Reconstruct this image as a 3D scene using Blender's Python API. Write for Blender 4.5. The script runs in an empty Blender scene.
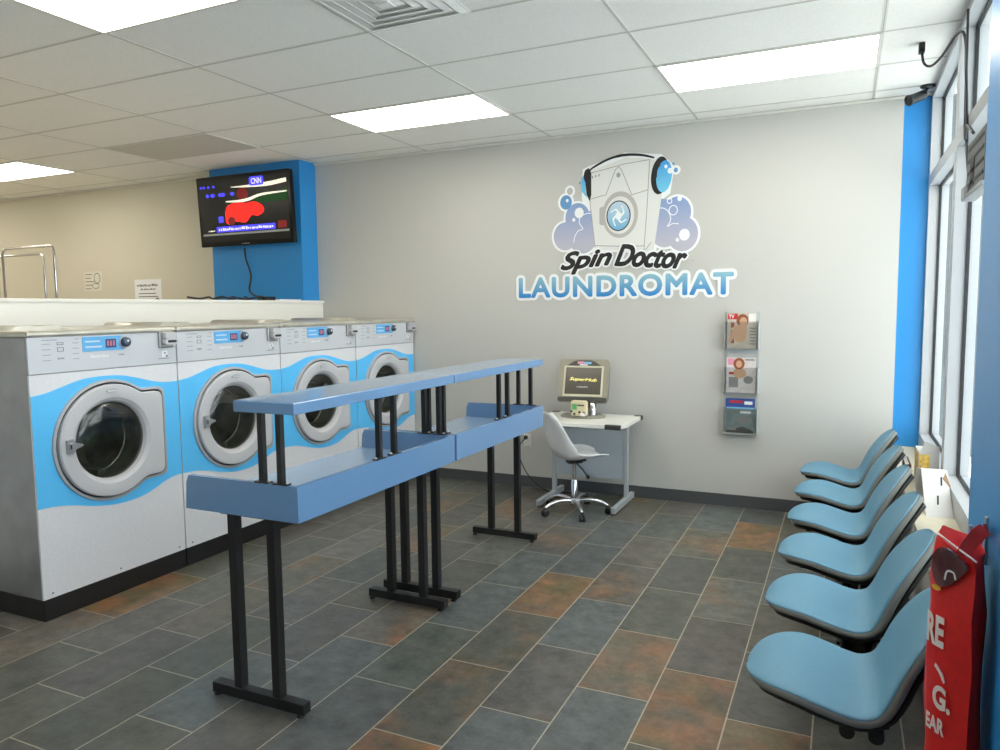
import bpy, bmesh, math, random
from mathutils import Vector, Matrix
random.seed(7)
PI = math.pi
COL = bpy.context.scene.collection
CE = 3.037; WY = 6.008; WX = 0.333; WIN = 0.50
GX, GY = -3.5193, 2.7424
TX = -1.2882

# ------------------------------------------------------------------ materials
def s2l(c):
    return tuple((v/255/12.92 if v/255 <= .04045 else ((v/255+.055)/1.055)**2.4) for v in c)
def mat(name, rgb, rough=.5, metal=0.0, noise=0.0, nscale=20, spec=.5, bump=0.0, bscale=200, emit=None, estr=0, coat=0, linear=False):
    m = bpy.data.materials.new(name); m.use_nodes = True
    nt = m.node_tree; b = nt.nodes['Principled BSDF']
    c = rgb if linear else s2l(rgb)
    b.inputs['Base Color'].default_value = (*c, 1)
    b.inputs['Roughness'].default_value = rough
    b.inputs['Metallic'].default_value = metal
    b.inputs['Specular IOR Level'].default_value = spec
    b.inputs['Coat Weight'].default_value = coat
    tc = nt.nodes.new('ShaderNodeTexCoord')
    if noise:
        n = nt.nodes.new('ShaderNodeTexNoise'); n.inputs['Scale'].default_value = nscale; n.inputs['Detail'].default_value = 5
        nt.links.new(tc.outputs['Object'], n.inputs['Vector'])
        r = nt.nodes.new('ShaderNodeValToRGB')
        r.color_ramp.elements[0].position = .3; r.color_ramp.elements[1].position = .7
        r.color_ramp.elements[0].color = (*[max(0, v*(1-noise)) for v in c], 1)
        r.color_ramp.elements[1].color = (*[min(1, v*(1+noise)) for v in c], 1)
        nt.links.new(n.outputs['Fac'], r.inputs['Fac']); nt.links.new(r.outputs['Color'], b.inputs['Base Color'])
    if bump:
        n2 = nt.nodes.new('ShaderNodeTexNoise'); n2.inputs['Scale'].default_value = bscale; n2.inputs['Detail'].default_value = 3
        nt.links.new(tc.outputs['Object'], n2.inputs['Vector'])
        bp = nt.nodes.new('ShaderNodeBump'); bp.inputs['Strength'].default_value = bump; bp.inputs['Distance'].default_value = .002
        nt.links.new(n2.outputs['Fac'], bp.inputs['Height']); nt.links.new(bp.outputs['Normal'], b.inputs['Normal'])
    if emit:
        b.inputs['Emission Color'].default_value = (*s2l(emit), 1); b.inputs['Emission Strength'].default_value = estr
    return m
def grad_mat(name, top, bot, z0, z1, axis=2, rough=.6):
    m = mat(name, top, rough); nt = m.node_tree; b = nt.nodes['Principled BSDF']
    tc = nt.nodes.new('ShaderNodeTexCoord'); sp = nt.nodes.new('ShaderNodeSeparateXYZ')
    mr = nt.nodes.new('ShaderNodeMapRange'); mr.inputs['From Min'].default_value = z0; mr.inputs['From Max'].default_value = z1
    mx = nt.nodes.new('ShaderNodeMix'); mx.data_type = 'RGBA'
    nt.links.new(tc.outputs['Object'], sp.inputs[0]); nt.links.new(sp.outputs[axis], mr.inputs['Value'])
    nt.links.new(mr.outputs[0], mx.inputs[0])
    mx.inputs[6].default_value = (*s2l(bot), 1); mx.inputs[7].default_value = (*s2l(top), 1)
    nt.links.new(mx.outputs[2], b.inputs['Base Color'])
    return m
def glass_mat(name, tint=(1, 1, 1), mixf=.85, rough=.03, gloss=(1, 1, 1)):
    m = bpy.data.materials.new(name); m.use_nodes = True; nt = m.node_tree; nt.nodes.clear()
    o = nt.nodes.new('ShaderNodeOutputMaterial'); t = nt.nodes.new('ShaderNodeBsdfTransparent'); g = nt.nodes.new('ShaderNodeBsdfGlossy')
    mx = nt.nodes.new('ShaderNodeMixShader')
    t.inputs['Color'].default_value = (*tint, 1); g.inputs['Roughness'].default_value = rough; g.inputs['Color'].default_value = (*gloss, 1)
    mx.inputs[0].default_value = 1-mixf
    nt.links.new(t.outputs[0], mx.inputs[1]); nt.links.new(g.outputs[0], mx.inputs[2]); nt.links.new(mx.outputs[0], o.inputs[0])
    return m

M = {}
M['wall'] = mat('wall_paint_gray', (196, 195, 190), .6, bump=.05, bscale=300)
M['wall_beige'] = mat('wall_beige_tone', (212, 207, 190), .6, bump=.05, bscale=300)  # warmer tone than the rest of the back wall
M['blue_wall'] = mat('wall_paint_blue', (44, 142, 214), .34, bump=.04, bscale=300)
M['front'] = mat('front_wall_darkened', (112, 116, 122), .6)  # unseen wall, darkened to cut bounce onto the table ends
M['white_wall'] = mat('half_wall_white', (240, 240, 236), .5)
M['sill'] = mat('sill_cream', (204, 196, 172), .45, noise=.04, nscale=40)
M['ceil'] = mat('ceiling_tile', (243, 241, 236), .85, noise=.04, nscale=90, bump=.3, bscale=260)
M['tbar'] = mat('ceiling_grid_white', (222, 220, 213), .5)
M['tbar_groove'] = mat('ceiling_grid_groove', (176, 175, 170), .7)
M['vent'] = mat('vent_white', (240, 240, 236), .5)
M['return'] = mat('return_panel_gray', (205, 202, 192), .7, noise=.08, nscale=300)
M['base'] = mat('rubber_base_charcoal', (78, 80, 82), .55)
M['bounce_floor'] = mat('floor_pale_bounce', (214, 206, 188), .5, noise=.05, nscale=12)
M['grout'] = mat('grout_light', (186, 178, 160), .9, noise=.1, nscale=30)
M['alu'] = mat('window_aluminium_white', (174, 177, 180), .4)
M['gasket'] = mat('gasket_black', (28, 30, 32), .5)
M['glass'] = glass_mat('window_glass', (.90, .93, .93), .9)
M['silver'] = mat('washer_silver', (226, 227, 233), .45, metal=.1, noise=.03, nscale=60)
M['silver_panel'] = mat('washer_control_panel', (206, 210, 217), .42, metal=.1)
M['side'] = mat('washer_side_steel', (156, 156, 157), .38, metal=.75, noise=.12, nscale=6)
M['top'] = mat('washer_top_steel', (206, 203, 192), .3, metal=.6, noise=.1, nscale=8)
M['wblue'] = mat('washer_blue_band', (92, 196, 255), .35)
M['bezel'] = mat('washer_bezel_gray', (172, 174, 180), .38)
M['door'] = mat('washer_door_gray', (196, 197, 202), .5)
M['dark_gap'] = mat('gap_dark', (24, 25, 28), .6)
M['black'] = mat('black_plinth', (22, 22, 24), .4, noise=.2, nscale=30)
M['drum'] = mat('drum_steel', (112, 116, 108), .35, metal=.5, noise=.25, nscale=14)
M['chrome'] = mat('chrome', (215, 215, 218), .12, metal=1)
M['handle'] = mat('door_handle_gray', (168, 170, 174), .3, metal=.5)
M['door_glass'] = glass_mat('door_glass_dark', (.50, .52, .47), .93, .10)
M['display'] = mat('display_blue', (98, 178, 235), .3)
M['display_light'] = mat('display_text_pale', (190, 220, 245), .4)
M['lcd'] = mat('lcd_dark', (70, 84, 128), .2)
M['lcd_red'] = mat('lcd_digits', (168, 104, 122), .3, emit=(180, 90, 110), estr=.25)
M['knob'] = mat('knob_gray', (78, 92, 112), .25, metal=.5)
M['print'] = mat('print_gray', (130, 132, 136), .6)
M['white'] = mat('white_plastic', (236, 237, 238), .35)
M['coin'] = mat('coin_slot_steel', (165, 165, 165), .3, metal=.7)
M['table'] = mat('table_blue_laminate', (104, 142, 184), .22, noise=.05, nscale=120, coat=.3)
M['top_sheen'] = mat('table_blue_sheen', (140, 166, 196), .16, noise=.05, nscale=120, coat=.3)  # same laminate, paler on top: reflected light put into the colour
M['blk_metal'] = mat('black_painted_steel', (24, 25, 27), .38)
M['bolt'] = mat('bolt_zinc', (190, 190, 190), .3, metal=.9)
M['pad'] = mat('seat_vinyl_light_blue', (94, 143, 168), .5, noise=.07, nscale=180, bump=.15, bscale=350)
M['rim'] = mat('seat_rim_gray', (116, 118, 114), .7, spec=.3)
M['shell'] = mat('seat_under_shell', (30, 28, 26), .7)
M['desk'] = mat('desk_top_white', (228, 228, 222), .35)
M['desk_metal'] = mat('desk_gray_metal', (178, 184, 188), .4, metal=.2)
M['desk_panel'] = mat('desk_panel_gray', (176, 186, 194), .5)
M['mon'] = mat('monitor_taupe', (150, 146, 132), .35, metal=.3)
M['mon_dark'] = mat('monitor_charcoal', (66, 66, 62), .35)
M['mon_light'] = mat('monitor_bezel_cream', (206, 200, 176), .3)
M['screen'] = mat('screen_dark', (64, 60, 52), .18, emit=(70, 66, 56), estr=.25)
M['screen_text'] = mat('screen_text_yellow', (216, 206, 120), .5, emit=(216, 206, 120), estr=.6)
M['screen_text2'] = mat('screen_text_gray', (150, 150, 150), .5, emit=(150, 150, 150), estr=.5)
M['pink'] = mat('badge_pink', (220, 150, 170), .4)
M['ltblue'] = mat('badge_blue', (130, 190, 225), .4)
M['cream'] = mat('cream_tin', (214, 204, 170), .45)
M['green'] = mat('green_print', (96, 170, 110), .5)
M['tv'] = mat('tv_black_gloss', (14, 14, 16), .15)
M['tvscreen'] = mat('tv_screen', (16, 17, 16), .2, emit=(26, 27, 25), estr=.6)
def em(n, c, s): return mat(n, c, .5, emit=c, estr=s)
M['e_red'] = em('tv_red', (232, 34, 28), .9); M['e_dred'] = em('tv_dark_red', (110, 24, 24), .6)
M['e_blue'] = em('tv_blue', (66, 62, 240), .9); M['e_white'] = em('tv_white', (222, 218, 200), .8)
M['e_green'] = em('tv_green', (14, 60, 22), .6); M['e_gray'] = em('tv_gray', (120, 122, 116), .5)
M['cable'] = mat('cable_black', (20, 22, 26), .5)
M['red'] = mat('bag_red', (216, 24, 22), .55, noise=.08, nscale=60, bump=.25, bscale=60)
M['red_strap'] = mat('bag_strap_red', (206, 48, 40), .5)
M['bag_text'] = mat('bag_white_print', (240, 226, 224), .5)
M['bag_win'] = mat('bag_clear_plastic', (92, 54, 60), .12, noise=.5, nscale=18, coat=.8)
M['yellow'] = mat('yellow_sticker', (230, 180, 50), .5)
M['carton'] = mat('carton_white', (196, 195, 193), .6)
M['kraft'] = mat('carton_kraft', (138, 112, 84), .8)
M['label_y'] = mat('carton_label_ochre', (222, 184, 92), .6, noise=.35, nscale=45)
M['acrylic'] = mat('rack_acrylic_smoke', (186, 190, 192), .25)
M['acr_clear'] = glass_mat('rack_acrylic_clear', (.93, .94, .94), .92, .15)
M['mag1'] = mat('cover_page_beige', (200, 190, 176), .4, noise=.15, nscale=30)
M['mag2'] = mat('cover_page_pale', (216, 208, 206), .4, noise=.12, nscale=40)
M['mag3'] = mat('cover_page_teal', (120, 136, 138), .4, noise=.3, nscale=16)
M['skin'] = mat('cover_skin', (206, 164, 132), .5); M['hair'] = mat('cover_hair', (150, 84, 52), .5)
M['c_red'] = mat('cover_red', (196, 52, 56), .4); M['c_blue'] = mat('cover_blue', (58, 84, 150), .4)
M['c_gray'] = mat('cover_gray', (140, 140, 140), .5); M['c_white'] = mat('cover_white', (236, 234, 232), .4)
M['outlet'] = mat('outlet_ivory', (226, 222, 210), .4)
M['paper'] = mat('paper_white', (238, 240, 244), .7)
M['paper2'] = mat('paper_cream', (222, 218, 206), .7)
M['ink'] = mat('ink_dark', (60, 62, 72), .7)
M['dev'] = mat('device_gray', (46, 49, 51), .4)
M['dev_lt'] = mat('device_light_gray', (150, 154, 156), .4)
M['concrete'] = mat('outside_concrete', (205, 206, 204), .85, noise=.1, nscale=2)
M['backdrop'] = mat('outside_panel_gray', (66, 73, 75), .8)
M['backdrop_rib'] = mat('outside_rib_pale', (84, 90, 92), .8)
M['backdrop_band'] = mat('outside_panel_dark', (50, 58, 62), .8)
M['ext'] = mat('outside_wall_pale', (196, 204, 206), .8)
M['logo_white'] = mat('logo_white', (240, 243, 244), .6)
M['logo_text'] = grad_mat('logo_blue_letters', (146, 192, 205), (24, 128, 200), 1.68, 1.86)
M['logo_cloud'] = grad_mat('logo_suds', (134, 158, 202), (186, 184, 198), 2.1, 2.45)
M['logo_black'] = mat('logo_black', (26, 24, 24), .6)
M['logo_body'] = mat('logo_washer_light', (226, 226, 222), .6)
M['logo_line'] = mat('logo_line_gray', (158, 158, 156), .6)
M['logo_gray'] = mat('logo_ring_gray', (186, 182, 178), .6)
M['logo_port'] = grad_mat('logo_porthole', (196, 214, 226), (110, 178, 214), 2.22, 2.45)
M['logo_cup'] = grad_mat('logo_earcup', (70, 160, 225), (120, 205, 235), 2.5, 2.74)
M['logo_bub'] = mat('logo_bubble_blue', (96, 148, 196), .6)

# floor tile material: per-tile colour stored on the mesh, slate mottling by noise
def floor_mat():
    m = mat('slate_tile', (100, 100, 95), .36, bump=.25, bscale=25); nt = m.node_tree; b = nt.nodes['Principled BSDF']
    tc = nt.nodes.new('ShaderNodeTexCoord')
    a = nt.nodes.new('ShaderNodeAttribute'); a.attribute_name = 'tilecol'
    r = nt.nodes.new('ShaderNodeAttribute'); r.attribute_name = 'rust'
    mp = nt.nodes.new('ShaderNodeVectorMath'); mp.operation = 'ADD'
    nt.links.new(tc.outputs['Object'], mp.inputs[0]); nt.links.new(r.outputs['Color'], mp.inputs[1])
    sepr = nt.nodes.new('ShaderNodeSeparateColor'); nt.links.new(r.outputs['Color'], sepr.inputs[0])
    off = nt.nodes.new('ShaderNodeVectorMath'); off.operation = 'SCALE'; off.inputs['Scale'].default_value = 9
    cmb = nt.nodes.new('ShaderNodeCombineXYZ'); nt.links.new(sepr.outputs[1], cmb.inputs[0]); nt.links.new(sepr.outputs[2], cmb.inputs[1])
    nt.links.new(cmb.outputs[0], off.inputs[0])
    nt.links.new(off.outputs[0], mp.inputs[1])
    n = nt.nodes.new('ShaderNodeTexNoise'); n.inputs['Scale'].default_value = 3.2; n.inputs['Detail'].default_value = 6; n.inputs['Roughness'].default_value = .62
    nt.links.new(mp.outputs[0], n.inputs['Vector'])
    # rust mask = smoothstep(noise + rust - .62)
    add = nt.nodes.new('ShaderNodeMath'); add.operation = 'ADD'; nt.links.new(n.outputs['Fac'], add.inputs[0]); nt.links.new(sepr.outputs[0], add.inputs[1])
    mr = nt.nodes.new('ShaderNodeMapRange'); mr.interpolation_type = 'SMOOTHSTEP'
    mr.inputs['From Min'].default_value = .74; mr.inputs['From Max'].default_value = 1.15
    nt.links.new(add.outputs[0], mr.inputs['Value'])
    n2 = nt.nodes.new('ShaderNodeTexNoise'); n2.inputs['Scale'].default_value = 5.5; n2.inputs['Detail'].default_value = 5
    nt.links.new(mp.outputs[0], n2.inputs['Vector'])
    rr = nt.nodes.new('ShaderNodeValToRGB'); rr.color_ramp.elements[0].position = .38; rr.color_ramp.elements[1].position = .62
    rr.color_ramp.elements[0].color = (*s2l((108, 94, 62)), 1); rr.color_ramp.elements[1].color = (*s2l((142, 98, 66)), 1)
    nt.links.new(n2.outputs['Fac'], rr.inputs['Fac'])
    mx = nt.nodes.new('ShaderNodeMix'); mx.data_type = 'RGBA'
    nt.links.new(mr.outputs[0], mx.inputs[0]); nt.links.new(a.outputs['Color'], mx.inputs[6]); nt.links.new(rr.outputs['Color'], mx.inputs[7])
    # mottling
    n3 = nt.nodes.new('ShaderNodeTexNoise'); n3.inputs['Scale'].default_value = 9; n3.inputs['Detail'].default_value = 10; n3.inputs['Roughness'].default_value = .78
    nt.links.new(mp.outputs[0], n3.inputs['Vector'])
    mr3 = nt.nodes.new('ShaderNodeMapRange'); mr3.inputs['From Min'].default_value = .36; mr3.inputs['From Max'].default_value = .64
    mr3.inputs['To Min'].default_value = .58; mr3.inputs['To Max'].default_value = 1.42
    nt.links.new(n3.outputs['Fac'], mr3.inputs['Value'])
    sc = nt.nodes.new('ShaderNodeVectorMath'); sc.operation = 'SCALE'
    nt.links.new(mx.outputs[2], sc.inputs[0]); nt.links.new(mr3.outputs[0], sc.inputs['Scale'])
    nt.links.new(sc.outputs[0], b.inputs['Base Color'])
    return m
M['tile'] = floor_mat()

# ------------------------------------------------------------------ mesh helpers
class MB:
    def __init__(s): s.bm = bmesh.new(); s.mats = []; s.cur = 0
    def m(s, mt):
        if mt not in s.mats: s.mats.append(mt)
        s.cur = s.mats.index(mt); return s
    def face(s, vs, smooth=False):
        try: f = s.bm.faces.new(vs)
        except ValueError: return None
        f.material_index = s.cur; f.smooth = smooth; return f
    def box(s, x0, x1, y0, y1, z0, z1, bev=0):
        v = [s.bm.verts.new(p) for p in ((x0,y0,z0),(x1,y0,z0),(x1,y1,z0),(x0,y1,z0),(x0,y0,z1),(x1,y0,z1),(x1,y1,z1),(x0,y1,z1))]
        fs = [s.face([v[i] for i in q]) for q in ((0,3,2,1),(4,5,6,7),(0,1,5,4),(1,2,6,5),(2,3,7,6),(3,0,4,7))]
        if bev:
            es = set(e for f in fs for e in f.edges)
            r = bmesh.ops.bevel(s.bm, geom=list(es), offset=bev, segments=2, affect='EDGES', profile=.5)
            for f in r['faces']: f.material_index = s.cur
        return s
    def prism(s, pts, fn, h, smooth=False):
        """pts 2D outline, fn(u,v,w)->3D point, extruded from w=h[0] to h[1]"""
        a = [s.bm.verts.new(fn(u, v, h[0])) for u, v in pts]; b = [s.bm.verts.new(fn(u, v, h[1])) for u, v in pts]
        n = len(pts)
        s.face(list(reversed(a))); s.face(b)
        for i in range(n): s.face([a[i], a[(i+1) % n], b[(i+1) % n], b[i]], smooth)
        return s
    def tube(s, path, r, seg=10, caps=True, closed=False):
        P = [Vector(p) for p in path]; n = len(P); rings = []
        up = None
        for i in range(n):
            if closed: d = (P[(i+1) % n]-P[i-1])
            else: d = P[min(i+1, n-1)]-P[max(i-1, 0)]
            d.normalize()
            if up is None:
                up = Vector((0,0,1)) if abs(d.z) < .9 else Vector((1,0,0))
            a = d.cross(up).normalized(); b = a.cross(d).normalized(); up = b
            rr = r[i] if isinstance(r, (list, tuple)) else r
            rings.append([s.bm.verts.new(P[i]+rr*(math.cos(2*PI*k/seg)*a+math.sin(2*PI*k/seg)*b)) for k in range(seg)])
        rng = n if closed else n-1
        for i in range(rng):
            A = rings[i]; B = rings[(i+1) % n]
            for k in range(seg): s.face([A[k], A[(k+1) % seg], B[(k+1) % seg], B[k]], True)
        if caps and not closed: s.face(list(reversed(rings[0]))); s.face(rings[-1])
        return s
    def bar(s, a, b, w, h=None, up=(0,0,1)):
        """square tube from a to b"""
        h = h or w; a = Vector(a); b = Vector(b); d = (b-a).normalized(); u = Vector(up)
        if abs(d.dot(u)) > .95: u = Vector((0,1,0))
        x = d.cross(u).normalized(); y = x.cross(d).normalized()
        def R(p): return [s.bm.verts.new(p+x*sx*w/2+y*sy*h/2) for sx, sy in ((-1,-1),(1,-1),(1,1),(-1,1))]
        A, B = R(a), R(b)
        s.face(A); s.face(list(reversed(B)))
        for k in range(4): s.face([A[k], B[k], B[(k+1) % 4], A[(k+1) % 4]])
        return s
    def lathe(s, prof, org=(0,0,0), ax=(0,0,1), seg=24, smooth=True):
        """prof: list of (r, h)"""
        ax = Vector(ax).normalized(); o = Vector(org); u = Vector((0,0,1)) if abs(ax.z) < .9 else Vector((1,0,0))
        a = ax.cross(u).normalized(); b = ax.cross(a)
        rings = []
        for r, h in prof:
            if r < 1e-6: rings.append([s.bm.verts.new(o+ax*h)])
            else: rings.append([s.bm.verts.new(o+ax*h+r*(math.cos(2*PI*k/seg)*a+math.sin(2*PI*k/seg)*b)) for k in range(seg)])
        for A, B in zip(rings, rings[1:]):
            for k in range(seg):
                k2 = (k+1) % seg
                if len(A) == 1 and len(B) == 1: continue
                if len(A) == 1: s.face([A[0], B[k], B[k2]], smooth)
                elif len(B) == 1: s.face([A[k], B[0], A[k2]], smooth)
                else: s.face([A[k], B[k], B[k2], A[k2]], smooth)
        return s
    def ball(s, c, r, seg=12):
        rx, ry, rz = r if isinstance(r, tuple) else (r, r, r)
        n = seg//2; rings = []
        for i in range(n+1):
            th = PI*i/n
            if i in (0, n): rings.append([s.bm.verts.new((c[0], c[1], c[2]+rz*math.cos(th)))])
            else: rings.append([s.bm.verts.new((c[0]+rx*math.sin(th)*math.cos(2*PI*k/seg), c[1]+ry*math.sin(th)*math.sin(2*PI*k/seg), c[2]+rz*math.cos(th))) for k in range(seg)])
        for A, B in zip(rings, rings[1:]):
            for k in range(seg):
                k2 = (k+1) % seg
                if len(A) == 1: s.face([A[0], B[k], B[k2]], True)
                elif len(B) == 1: s.face([A[k], B[0], A[k2]], True)
                else: s.face([A[k], B[k], B[k2], A[k2]], True)
        return s
    def rings(s, rs, smooth=True, close_first=False, close_last=False):
        V = [[s.bm.verts.new(p) for p in r] for r in rs]; n = len(V[0])
        for A, B in zip(V, V[1:]):
            for k in range(n): s.face([A[k], A[(k+1) % n], B[(k+1) % n], B[k]], smooth)
        if close_first: s.face(list(reversed(V[0])))
        if close_last: s.face(V[-1])
        return s
    def obj(s, name, mt=None, parent=None, sharp=None, **props):
        bmesh.ops.recalc_face_normals(s.bm, faces=s.bm.faces)
        me = bpy.data.meshes.new(name); s.bm.to_mesh(me); s.bm.free()
        for x in (s.mats or [mt]): me.materials.append(x)
        if sharp: me.set_sharp_from_angle(angle=math.radians(sharp))
        o = bpy.data.objects.new(name, me); COL.objects.link(o)
        if parent: o.parent = parent
        for k, v in props.items(): o[k] = v
        return o
def bx(*a, bev=0, mt=None):
    b = MB()
    if mt: b.m(mt)
    return b.box(*a, bev=bev)
def thing(name, label, cat, loc=(0,0,0), rz=0, group=None):
    o = bpy.data.objects.new(name, None); COL.objects.link(o); o.empty_display_size = .1
    o.location = loc; o.rotation_euler = (0, 0, rz); o['label'] = label; o['category'] = cat
    if group: o['group'] = group
    return o
def struct(o):
    o['kind'] = 'structure'; return o
def dup(root, loc, rz=None, label=None):
    def cp(o, par):
        c = o.copy(); COL.objects.link(c); c.parent = par
        for ch in list(o.children): cp(ch, c)
        return c
    r = cp(root, None); r.location = loc
    if rz is not None: r.rotation_euler = (0, 0, rz)
    if label: r['label'] = label
    return r
def text_verts(body, bold=0.0, shear=0.0, space=1.0):
    cu = bpy.data.curves.new('t', 'FONT'); cu.body = body; cu.size = 1; cu.offset = bold; cu.shear = shear; cu.space_character = space; cu.resolution_u = 4
    o = bpy.data.objects.new('t', cu); COL.objects.link(o)
    dg = bpy.context.evaluated_depsgraph_get(); me = bpy.data.meshes.new_from_object(o.evaluated_get(dg))
    V = [tuple(v.co) for v in me.vertices]; F = [tuple(p.vertices) for p in me.polygons]
    bpy.data.objects.remove(o); bpy.data.curves.remove(cu); bpy.data.meshes.remove(me)
    return V, F
def add_text(mb, body, box, fn, h, bold=0.0, shear=0.0, space=1.0, rot=0.0, pad=0.0):
    """fit the word into box=(u0,u1,v0,v1) of a flat surface; fn(u,v,w)->3D; raised h; pad grows outline via bold"""
    V, F = text_verts(body, bold, shear, space)
    if pad: V0, _ = text_verts(body, bold-pad, shear, space)
    else: V0 = V
    x0 = min(v[0] for v in V0); x1 = max(v[0] for v in V0); y0 = min(v[1] for v in V0); y1 = max(v[1] for v in V0)
    su = (box[1]-box[0])/(x1-x0); sv = (box[3]-box[2])/(y1-y0); cu_, cv_ = (box[0]+box[1])/2, (box[2]+box[3])/2
    c, s = math.cos(rot), math.sin(rot)
    vs = []
    par = list(range(len(V)))
    def find(i):
        while par[i] != i: par[i] = par[par[i]]; i = par[i]
        return i
    for f in F:
        for i in f[1:]: par[find(i)] = find(f[0])
    roots = sorted(set(find(i) for i in range(len(V)))); idx = {r: k for k, r in enumerate(roots)}
    for i, v in enumerate(V):
        u = box[0]+(v[0]-x0)*su-cu_; w = box[2]+(v[1]-y0)*sv-cv_
        vs.append(mb.bm.verts.new(fn(cu_+u*c-w*s, cv_+u*s+w*c, h+.00003*(idx[find(i)] % 10))))
    for f in F: mb.face([vs[i] for i in f])
def marks(mb, n, box, fn, h, seed=1):
    """a row of small unreadable print marks"""
    rnd = random.Random(seed); u = box[0]; st = (box[1]-box[0])/n
    for k in range(n):
        w = st*rnd.uniform(.45, .85); z0 = box[2]+(box[3]-box[2])*rnd.choice((0, 0, .15)); z1 = box[3]-(box[3]-box[2])*rnd.choice((0, .2, .3))
        mb.prism([(u, z0), (u+w, z0), (u+w, z1), (u, z1)], fn, (h-.0004, h)); u += st
def fat_text(mb, body, box, fn, h, r, n=8, **kw):
    r0 = (box[0]+r, box[1]-r, box[2]+r, box[3]-r)
    for k in range(n+1):
        a = 2*PI*k/n; q = 0 if k == n else r
        add_text(mb, body, (r0[0]+q*math.cos(a), r0[1]+q*math.cos(a), r0[2]+q*math.sin(a), r0[3]+q*math.sin(a)), fn, h+.00004*k, **kw)
def spl(pts, n=8, closed=False):
    P = [Vector(p) for p in pts]; out = []; N = len(P)
    def g(i): return P[i % N] if closed else P[max(0, min(N-1, i))]
    for i in range(N if closed else N-1):
        a, b, c, d = g(i-1), g(i), g(i+1), g(i+2)
        for k in range(n):
            t = k/n; out.append(.5*((2*b)+(c-a)*t+(2*a-5*b+4*c-d)*t*t+(3*b-a-3*c+d)*t**3))
    if not closed: out.append(P[-1])
    return out
def ell(cx, cy, rx, ry=None, n=32, a=0):
    ry = ry or rx; ca, sa = math.cos(a), math.sin(a)
    return [(cx+rx*math.cos(2*PI*k/n)*ca-ry*math.sin(2*PI*k/n)*sa, cy+rx*math.cos(2*PI*k/n)*sa+ry*math.sin(2*PI*k/n)*ca) for k in range(n)]
def rrect(x0, x1, y0, y1, r, n=4):
    o = []
    for cx, cy, a0 in ((x1-r, y1-r, 0), (x0+r, y1-r, PI/2), (x0+r, y0+r, PI), (x1-r, y0+r, 1.5*PI)):
        for k in range(n+1): a = a0+PI/2*k/n; o.append((cx+r*math.cos(a), cy+r*math.sin(a)))
    return o
def ribbon(path, w, closed=False):
    """2D polyline to outline; w width or list"""
    n = len(path); L = []; R_ = []
    for i in range(n):
        a = path[max(i-1, 0)]; b = path[min(i+1, n-1)]
        dx, dy = b[0]-a[0], b[1]-a[1]; l = math.hypot(dx, dy) or 1; nx, ny = -dy/l, dx/l
        ww = (w[i] if isinstance(w, list) else w)/2
        L.append((path[i][0]+nx*ww, path[i][1]+ny*ww)); R_.append((path[i][0]-nx*ww, path[i][1]-ny*ww))
    return L, R_
def add_ribbon(mb, path, w, fn, h):
    L, R_ = ribbon(path, w); a = [mb.bm.verts.new(fn(u, v, h)) for u, v in L]; b = [mb.bm.verts.new(fn(u, v, h)) for u, v in R_]
    for i in range(len(a)-1): mb.face([a[i], a[i+1], b[i+1], b[i]])
def sp2(pts, n=8): return [(p.x, p.y) for p in spl([(a, b, 0) for a, b in pts], n)]

# ------------------------------------------------------------------ setting
XL, YB = -11.0, -3.6
# floor: slate-look tiles in running bond on a grout bed
fl = MB(); fl.m(M['grout']); fl.box(XL, WX+.02, YB, WY+.02, -.08, -.0015)
fl.m(M['tile'])
lay_c = fl.bm.loops.layers.float_color.new('tilecol'); lay_r = fl.bm.loops.layers.float_color.new('rust')
for f in fl.bm.faces:
    for l in f.loops: l[lay_c] = (.3,.3,.3,1); l[lay_r] = (0,0,0,1)
SL = [(90,91,84), (88,91,90), (96,92,81), (88,89,80), (97,93,86), (90,88,84), (86,90,84)]
RUST = {(-8,4):.52, (-1,3):.56, (2,4):.5, (1,4):.44, (-1,5):.34, (-3,4):.36, (-2,1):.4, (-4,0):.46, (-6,0):.42, (-5,2):.42, (1,1):.36, (2,0):.54,
        (0,2):.3, (3,5):.5, (-6,3):.36, (-1,-1):.4, (-1,6):.55, (-2,0):.1, (-3,0):.36, (1,0):.18, (2,3):.05, (-2,3):.02, (-1,4):.27, (0,4):.24,
        (-8,5):.28, (0,3):.0, (1,5):.02, (0,1):.2, (2,5):.1, (1,3):.2, (2,2):.28, (-4,4):.22, (-5,1):.12, (-7,4):.1, (-3,3):.2, (-4,6):.1}
BLUEISH = {(-2,3), (1,5), (0,3), (-2,0), (-4,5), (-3,5), (0,5), (1,0), (-2,2)}
g = .0028
for i in range(-33, 6):
    off = .70 if i % 2 == 0 else .20
    x0 = TX+.3048*i; x1 = x0+.3048
    x0 = max(x0, XL); x1 = min(x1, WX)
    if x1-x0 < .02: continue
    if x1 < -4.9: continue
    for j in range(-1, 16):
        y1 = WY-.6096*(j+off); y0 = y1-.6096
        y1 = min(y1, WY); y0 = max(y0, YB)
        if y1-y0 < .02: continue
        rnd = random.Random(i*131+j*17)
        c = rnd.choice(SL); k = rnd.uniform(.88, 1.1)
        if (i, j) in BLUEISH: c = (88, 93, 92); k = 1.03
        r = RUST.get((i, j), rnd.choice([0, .05, .1, .16, .2, .3, .45] if (i < -9 or j > 6) else [0, .04, .08, .12, .16]))
        col = s2l(tuple(v*k for v in c))
        vs = [fl.bm.verts.new(p) for p in ((x0+g, y0+g, 0), (x1-g, y0+g, 0), (x1-g, y1-g, 0), (x0+g, y1-g, 0))]
        f = fl.face(vs)
        o1, o2 = rnd.random(), rnd.random()
        for l in f.loops: l[lay_c] = (*col, 1); l[lay_r] = (r, o1, o2, 1)
fl.m(M['bounce_floor']).box(XL, -4.85, YB, WY, -.0014, .0005)  # unseen pale floor, added to bounce light up to the left ceiling
struct(fl.obj('floor'))

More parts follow.
